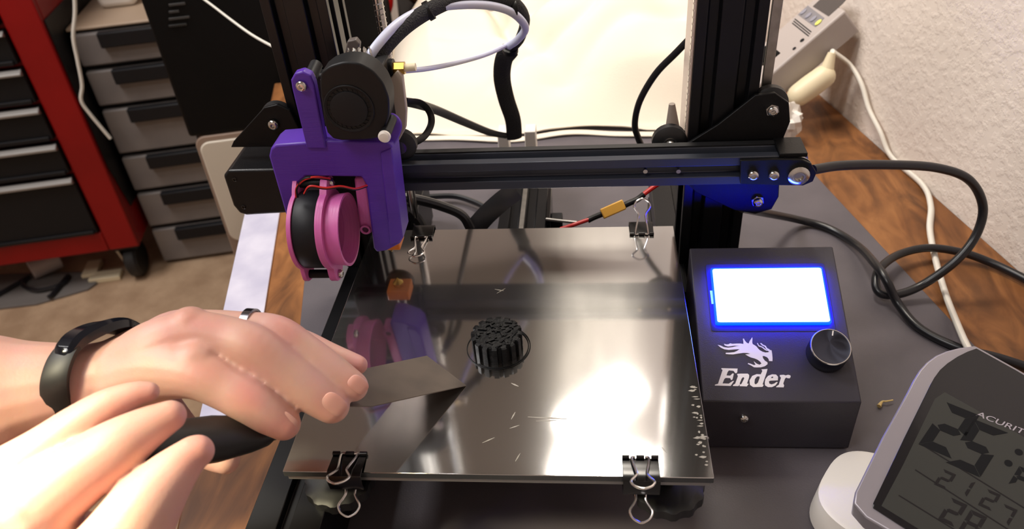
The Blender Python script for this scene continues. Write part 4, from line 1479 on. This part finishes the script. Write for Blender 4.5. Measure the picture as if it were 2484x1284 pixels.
def base_loop(rx, ry, z, n=64):
    out_ = []
    for k in range(n):
        a = 2 * math.pi * k / n
        c, s = math.cos(a), math.sin(a)
        ex = 2 / 3.0
        out_.append(Vector((bcn.x, bcn.y, z)) + bax * (math.copysign(abs(c) ** ex, c) * rx) + bay * (math.copysign(abs(s) ** ex, s) * ry))
    return out_


MB().loft([base_loop(46, 34, TZ + .05), base_loop(48, 36, TZ + 2), base_loop(46, 34, -66), base_loop(44, 32, -64.6)]).build('base', M_WHITEP, ws)
MB().prism([bcn + bax * a + bay * b + ZV * 1.5 for a, b in ((-6, 2), (30, 2), (30, 14), (-6, 14))], ZV * 28).build('stem', M_WHITEP, ws, bevel=1)
# crumpled paper by the right post
cpm = MB()
cc_ = P(1908, 300, z=-66)
cpm.sphere(cc_, 1.0, 20)
cpm.v = [cc_ + Vector(((p.x - cc_.x) * 17, (p.y - cc_.y) * 13, (p.z - cc_.z) * 21)) * (1 + 0.45 * mn.noise((p - cc_) * 2.3 + Vector((5, 1, 2)))) for p in cpm.v]
cpm.build('crumpled_paper', M_WHITEP, label='small crumpled white paper behind the right gantry plate', cat='paper', ang=12)
# filament scrap
MB().tube([P(2132, 986, z=-86), P(2140, 975, z=-85.6), P(2150, 974, z=-85), P(2166, 971, z=-85.4)], [1.6, .8, .6, .5], n=8).build('plastic_scrap', M_FIL, label='tiny curled yellowish plastic scrap on mat beside control box', cat='scrap')

# ================================================================== cloth behind the printer
X0, X1, Y0, Y1 = -240.0, 300.0, 438.0, 690.0
NX, NY = 170, 100


def cloth_z(x, y):
    s = max(0.0, y - Y0)
    top = 96 + 62 / (1 + math.exp(-(x - 10) / 45.0))
    base = top * (1 - math.exp(-(s / 120.0) ** 1.2))
    uu = x * U.x + y * U.y
    lft = min(1.0, max(0.0, (x + 174 + s * .20) / 55.0)) ** 0.55
    rgt = 1 / (1 + math.exp((uu - 303 - max(0.0, min(50.0, (y - 480) * 0.5))) / 4.0))
    n1 = mn.noise(Vector((x * 0.006, y * 0.009, 3.1)))
    f = n1 * 20 + mn.noise(Vector((x * 0.017, y * 0.024, 8.0))) * 7
    f += 8 * math.sin(x * 0.024 + y * 0.034 + 4 * mn.noise(Vector((x * 0.005, y * 0.006, 1.0))))
    for (x0_, y0_, dx_, dy_, w_, a_) in ((60, 640, .95, .3, 20, 24), (-60, 640, .5, -.85, 16, 16), (130, 560, .9, .45, 14, 10), (230, 620, .7, -.7, 15, 14), (20, 560, .8, .6, 10, 7)):
        l_ = (x - x0_) * dx_ + (y - y0_) * dy_
        a_ = a_ * (2.2 if y0_ > 600 else 1.3)
        d_ = -(x - x0_) * dy_ + (y - y0_) * dx_ + 9 * math.sin(l_ * .035)
        f -= a_ * math.exp(-(d_ / w_) ** 2 - (l_ / 95.0) ** 2)
    k = min(1.0, s / 60.0)
    return TZ + 2.0 + max(0.0, (base + f * k) * lft * rgt) + 1.6 * math.exp(-((s - 3) / 3.0) ** 2)


vs, fs = [], []
for j in range(NY + 1):
    for i in range(NX + 1):
        x = X0 + (X1 - X0) * i / NX
        t = j / NY
        y = Y0 + (Y1 - Y0) * t + 5 * math.sin(x * 0.03) * (1 - t) + 3 * math.sin(x * .011 + 1) * (1 - t)
        xx = min(x, (318 + max(0.0, min(50.0, (y - 480) * 0.5)) - y * U.y) / U.x)
        vs.append((xx, min(y, (699 + xx * U.y) / U.x), cloth_z(x, y)))
for j in range(NY):
    for i in range(NX):
        a = j * (NX + 1) + i
        fs.append((a, a + 1, a + NX + 2, a + NX + 1))
cl = MB().add(vs, fs).build('cloth', M_CLOTH, label='cream rumpled cloth bundle lying on the desk behind the printer', cat='cloth', ang=80)
md = cl.modifiers.new('thick', 'SOLIDIFY')
md.thickness = 0.0016
md.offset = 1.0
hem = [Vector((x, Y0 - 7 + 5 * math.sin(x * 0.03) + 2 * math.sin(x * .05), TZ + 2.6 + 1.2 * mn.noise(Vector((x * .02, 0, 0))))) for x in range(-186, 270, 14)]
MB().tube(hem, 2, n=10, smooth=4, flat=(1.6, 5.5), normal=(0, 0, 1)).build('hem', M_CLOTH, cl)

# ================================================================== behind, left: tower, cabinet, drawers, chest
tw_ = thing('computer_tower', RM(-200, 820, -163), 'tall black computer tower on ivory cabinet behind left printer post', 'computer')
MB(RM).box((-379, 706, -163), (-66, 1000, 420)).build('case', mat('tower_black', (7, 7, 8), 0.5, spec=0.15), tw_, bevel=5, seg=3)
for i, (z, w) in enumerate(((64, 36), (49, 22), (34, 46), (10, 40))):
    q0 = PR(410, 12 + i * 17, v=706)
    q1 = PR(410 + w * 1.1, 8 + i * 17, v=706)
    MB(RM).box((q0.x, 703.5, q0.z - 1.6), (q1.x, 706.5, q0.z + 1.6)).build('vent_slat', mat('slat_grey%d' % i, (44, 43, 43) if i < 3 else (18, 18, 18), 0.5), tw_, bevel=0.4)
cabx = thing('ivory_cabinet', RM(-200, 820, FZ), 'ivory cabinet with rounded panel and taupe edge below the black tower', 'cabinet')
MB(RM).box((-374, 720, FZ), (-60, 1000, -164)).build('carcass', M_DGREY, cabx, bevel=4)


def rrect(u0, u1, z0, z1, r, v, n=6):
    pts = []
    for cx_, cz_, a0 in ((u1 - r, z1 - r, 0), (u0 + r, z1 - r, 90), (u0 + r, z0 + r, 180), (u1 - r, z0 + r, 270)):
        for k in range(n + 1):
            a = math.radians(a0 + 90 * k / n)
            pts.append((cx_ + math.cos(a) * r, v, cz_ + math.sin(a) * r))
    return pts


MB(RM).prism(rrect(-374, -60, -420, -164, 16, 706), (0, 14, 0)).build('edge_frame', M_TRIM, cabx, bevel=2)
MB(RM).prism(rrect(-369, -66, -350, -172, 16, 702), (0, 4, 0)).build('panel', M_PANEL, cabx, bevel=2)

dt = thing('drawer_tower', RM(-570, 1500, FZ), 'tall smoky grey plastic drawer tower between red tool chest and black tower', 'drawer unit')
MB(RM).box((-750, 1364, FZ), (-380, 1720, -190)).build('carcass', M_DGREY, dt, bevel=3)
MB(RM).box((-752, 1352, -190), (-378, 1722, -183)).build('top', M_TAN, dt, bevel=3)
zr = [-187, -271, -361, -486, -584, -680, -795]
zr = [-190, -272, -364, -484, -584, -688, -796]
for i in range(6):
    z1, z0 = zr[i] - 6, zr[i + 1] + 6
    dr = MB(RM).box((-746, 1346, z0), (-386, 1364, z1)).build('drawer', M_GDRAW, dt, bevel=4)
    MB(RM).box((-688, 1330, z1 - 30), (-388, 1347, z1 + 3)).build('handle', M_DGREY, dr, bevel=3)
wbn = MB()
qa, qb = PR(246, 24, z=-183), PR(334, 10, z=-183)
wbn.loft([[RM(qa.x, qa.y, -182.9), RM(qb.x, qa.y, -182.9), RM(qb.x, qa.y + 180, -182.9), RM(qa.x, qa.y + 180, -182.9)],
          [RM(qa.x - 20, qa.y - 18, -60), RM(qb.x + 20, qa.y - 18, -60), RM(qb.x + 20, qa.y + 200, -60), RM(qa.x - 20, qa.y + 200, -60)]])
wbn.build('storage_bin', M_WHITEP, bevel=12, seg=4, label='white plastic bin on top of the smoky drawer tower', cat='bin')
wc = [PR(180, -30, v=1252), PR(182, 30, v=1252), PR(178, 90, v=1250), PR(188, 145, v=1250), PR(199, 205, v=1250), PR(197, 243, v=1250), PR(218, 276, v=1252), PR(268, 336, v=1256)]
MB(RM).tube(wc, 3.6, n=10).build('hanging_cord', M_CORDW, label='thin white cord hanging down front of the drawer tower', cat='cord')

# red tool chest
CV = 1275.0
ch = thing('tool_chest', RM(-1150, 1480, FZ), 'red metal tool chest with black drawers on casters at far left', 'tool chest')
cr_ = PR(250, 575, v=CV).x            # inner edge of the right post
zb_ = PR(120, 582, v=CV).z            # lower edge of the bottom drawer
zbot = -690.0
ur = -757.0
MB(RM).box((-1560, CV + 14, zbot), (ur, CV + 460, 120)).build('carcass', M_REDP, ch, bevel=5)
MB(RM).box((cr_, CV, zbot), (ur, CV + 14, 120)).build('post', M_REDP, ch, bevel=4)
MB(RM).box((-1560, CV, zbot), (-1500, CV + 14, 120)).build('post', M_REDP, ch, bevel=4)
MB(RM).box((-1500, CV, zbot), (cr_, CV + 14, zb_)).build('rail', M_REDP, ch, bevel=3)
rows = [PR(0, y, v=CV).z for y in (66, 164, 262, 357, 444)]
lips = [PR(0, y, v=CV).z for y in (84, 184, 282, 376, 462)]
tops = [60.0] + rows
for i in range(6):
    zt = tops[i] - 6 if i else 60
    zl = tops[i + 1] + 4 if i < 5 else zb_ + 4
    d = MB(RM).box((-1496, CV - 6, zl), (cr_ - 4, CV + 13, zt)).build('drawer', M_DRAWB, ch, bevel=2)
    if i:
        lz = lips[i - 1]
        MB(RM).prism([(-1496, CV - 6.2, zt), (-1496, CV - 18, zt - 6), (-1496, CV - 18, lz), (-1496, CV - 6.2, lz - 4)], (cr_ - 4 + 1496, 0, 0)).build('lip', M_LIP, d, bevel=1.5)
    MB(RM).box((-1490, CV - 12, zl), (cr_ - 10, CV - 6.2, zl + 9)).build('lower_edge', M_DGREY, d, bevel=1)
# black sheet put over the red side for the dark gap by the drawers
MB(RM).prism([(ur + .5, CV + 10, -140), (ur + .5, CV + 10, -480), (ur + .5, CV + 40, -600), (ur + .5, CV + 440, -600), (ur + .5, CV + 440, -140)], (3, 0, 0)).build('dark_gap_sheet', M_BLACK, ch, bevel=1, label='black sheet for the dark gap beside the chest')
for uu, vv in ((-800, CV + 40), (-1500, CV + 40), (-800, CV + 400), (-1500, CV + 400)):
    cs = MB(RM).box((uu - 30, vv - 22, -706), (uu + 30, vv + 22, -690.2)).build('caster', M_DGREY, ch, bevel=2)
    MB(RM).lathe((uu - 16, vv + 12, FZ + 47), (1, 0, 0), [(0, 10), (0, 40), (6, 47), (26, 47), (32, 40), (32, 10)], 28).build('wheel', M_RUB, cs)
    MB(RM).prism([(uu - 26, vv - 18, -706), (uu - 26, vv + 26, -706), (uu - 26, vv + 18, FZ + 40), (uu - 26, vv, FZ + 40)], (6, 0, 0)).build('fork', M_ALU, cs)
# clutter on the carpet
fm = [PR(-60, 760, z=FZ), PR(90, 742, z=FZ), PR(215, 706, z=FZ), PR(238, 690, z=FZ), PR(200, 664, z=FZ), PR(-80, 672, z=FZ)]
MB(RM).prism([(p.x, p.y, FZ + .3) for p in fm], (0, 0, 7)).build('floor_mat', M_RUBM, label='flat grey rubber sheet on carpet under red tool chest', cat='mat', bevel=2)
q = PR(92, 672, z=FZ + 8)
MB(RM).cyl((q.x - 6, q.y - 4, FZ + 35), (q.x + 52, q.y + 34, FZ + 35), 27, n=24).build('pipe_offcut', M_GREYP, label='short pale grey pipe offcut on the grey rubber sheet', cat='pipe', bevel=1.5)
lp_ = [PR(a, b, z=FZ + 14) for a, b in ((-40, 735), (40, 690), (70, 672), (55, 690), (90, 705), (150, 690), (165, 670), (130, 712), (118, 722))]
MB(RM).tube(lp_, 6, n=8, smooth=6).build('loose_cable', M_CABLE, label='black tangled cable lying on the grey rubber sheet', cat='cable')
a, b = PR(225, 628, z=FZ + 20), PR(255, 664, z=FZ + 12)
MB(RM).box((a.x - 14, b.y, FZ + .3), (a.x + 22, a.y, FZ + 16)).build('wood_offcut', M_CREAM, label='short pale offcut standing beside the black caster', cat='offcut', bevel=2)
a, b = PR(218, 674, z=FZ + 10), PR(294, 664, z=FZ + 10)
MB(RM).prism([(a.x, a.y - 16, FZ + .3), (b.x, b.y - 16, FZ + .3), (b.x, b.y + 18, FZ + .3), (a.x, a.y + 18, FZ + .3)], (0, 0, 14)).build('wood_offcut', M_CREAM, label='long pale offcut lying flat in front of the caster', cat='offcut', bevel=2)

# things behind: red bottle and patterned bag, filament
q = PR(938, 48, v=1010)
MB(RM).lathe((q.x, 1020, q.z), (0, 0, 1), [(0, 6), (20, 15), (60, 24), (160, 26), (230, 20), (250, 8)], 28).build('red_bottle', mat('red_gloss', (190, 16, 14), 0.35), label='bright red rounded object standing behind the lead screw', cat='bottle')
q = PR(930, 120, v=1030)
MB(RM).box((-54, 1004, FZ), (q.x + 200, 1250, PR(940, 50, v=985).z)).build('dark_box', M_DGREY, label='dark box behind the desk carrying the red and patterned objects', cat='box', bevel=4)
q = PR(1000, 50, v=1060)
zt_ = PR(940, 50, v=985).z
pbm = MB(RM)
lo = []
for k, (h, r) in enumerate(((0, 30), (10, 40), (50, 46), (90, 42), (120, 30))):
    lo.append([(q.x + 40 + math.cos(2 * math.pi * j / 24) * r * (1 + .08 * math.sin(j * 3 + k)), 1060 + math.sin(2 * math.pi * j / 24) * r, zt_ + h + .3) for j in range(24)])
pbm.loft(lo)
pbm.build('patterned_bag', M_LEAF, label='brown and black patterned bag behind the cloth bundle', cat='bag')
MB().tube([P(440, -40, d=1000), P(505, 6, d=960), P(560, 48, d=900), P(610, 84, d=850), P(660, 112, d=790), P(700, 130, d=720)], 1.4, n=8).build('white_filament', M_CORDW, label='thin white filament strand crossing in front of the black tower', cat='filament')
print('SCENE BUILT', len(bpy.data.objects))
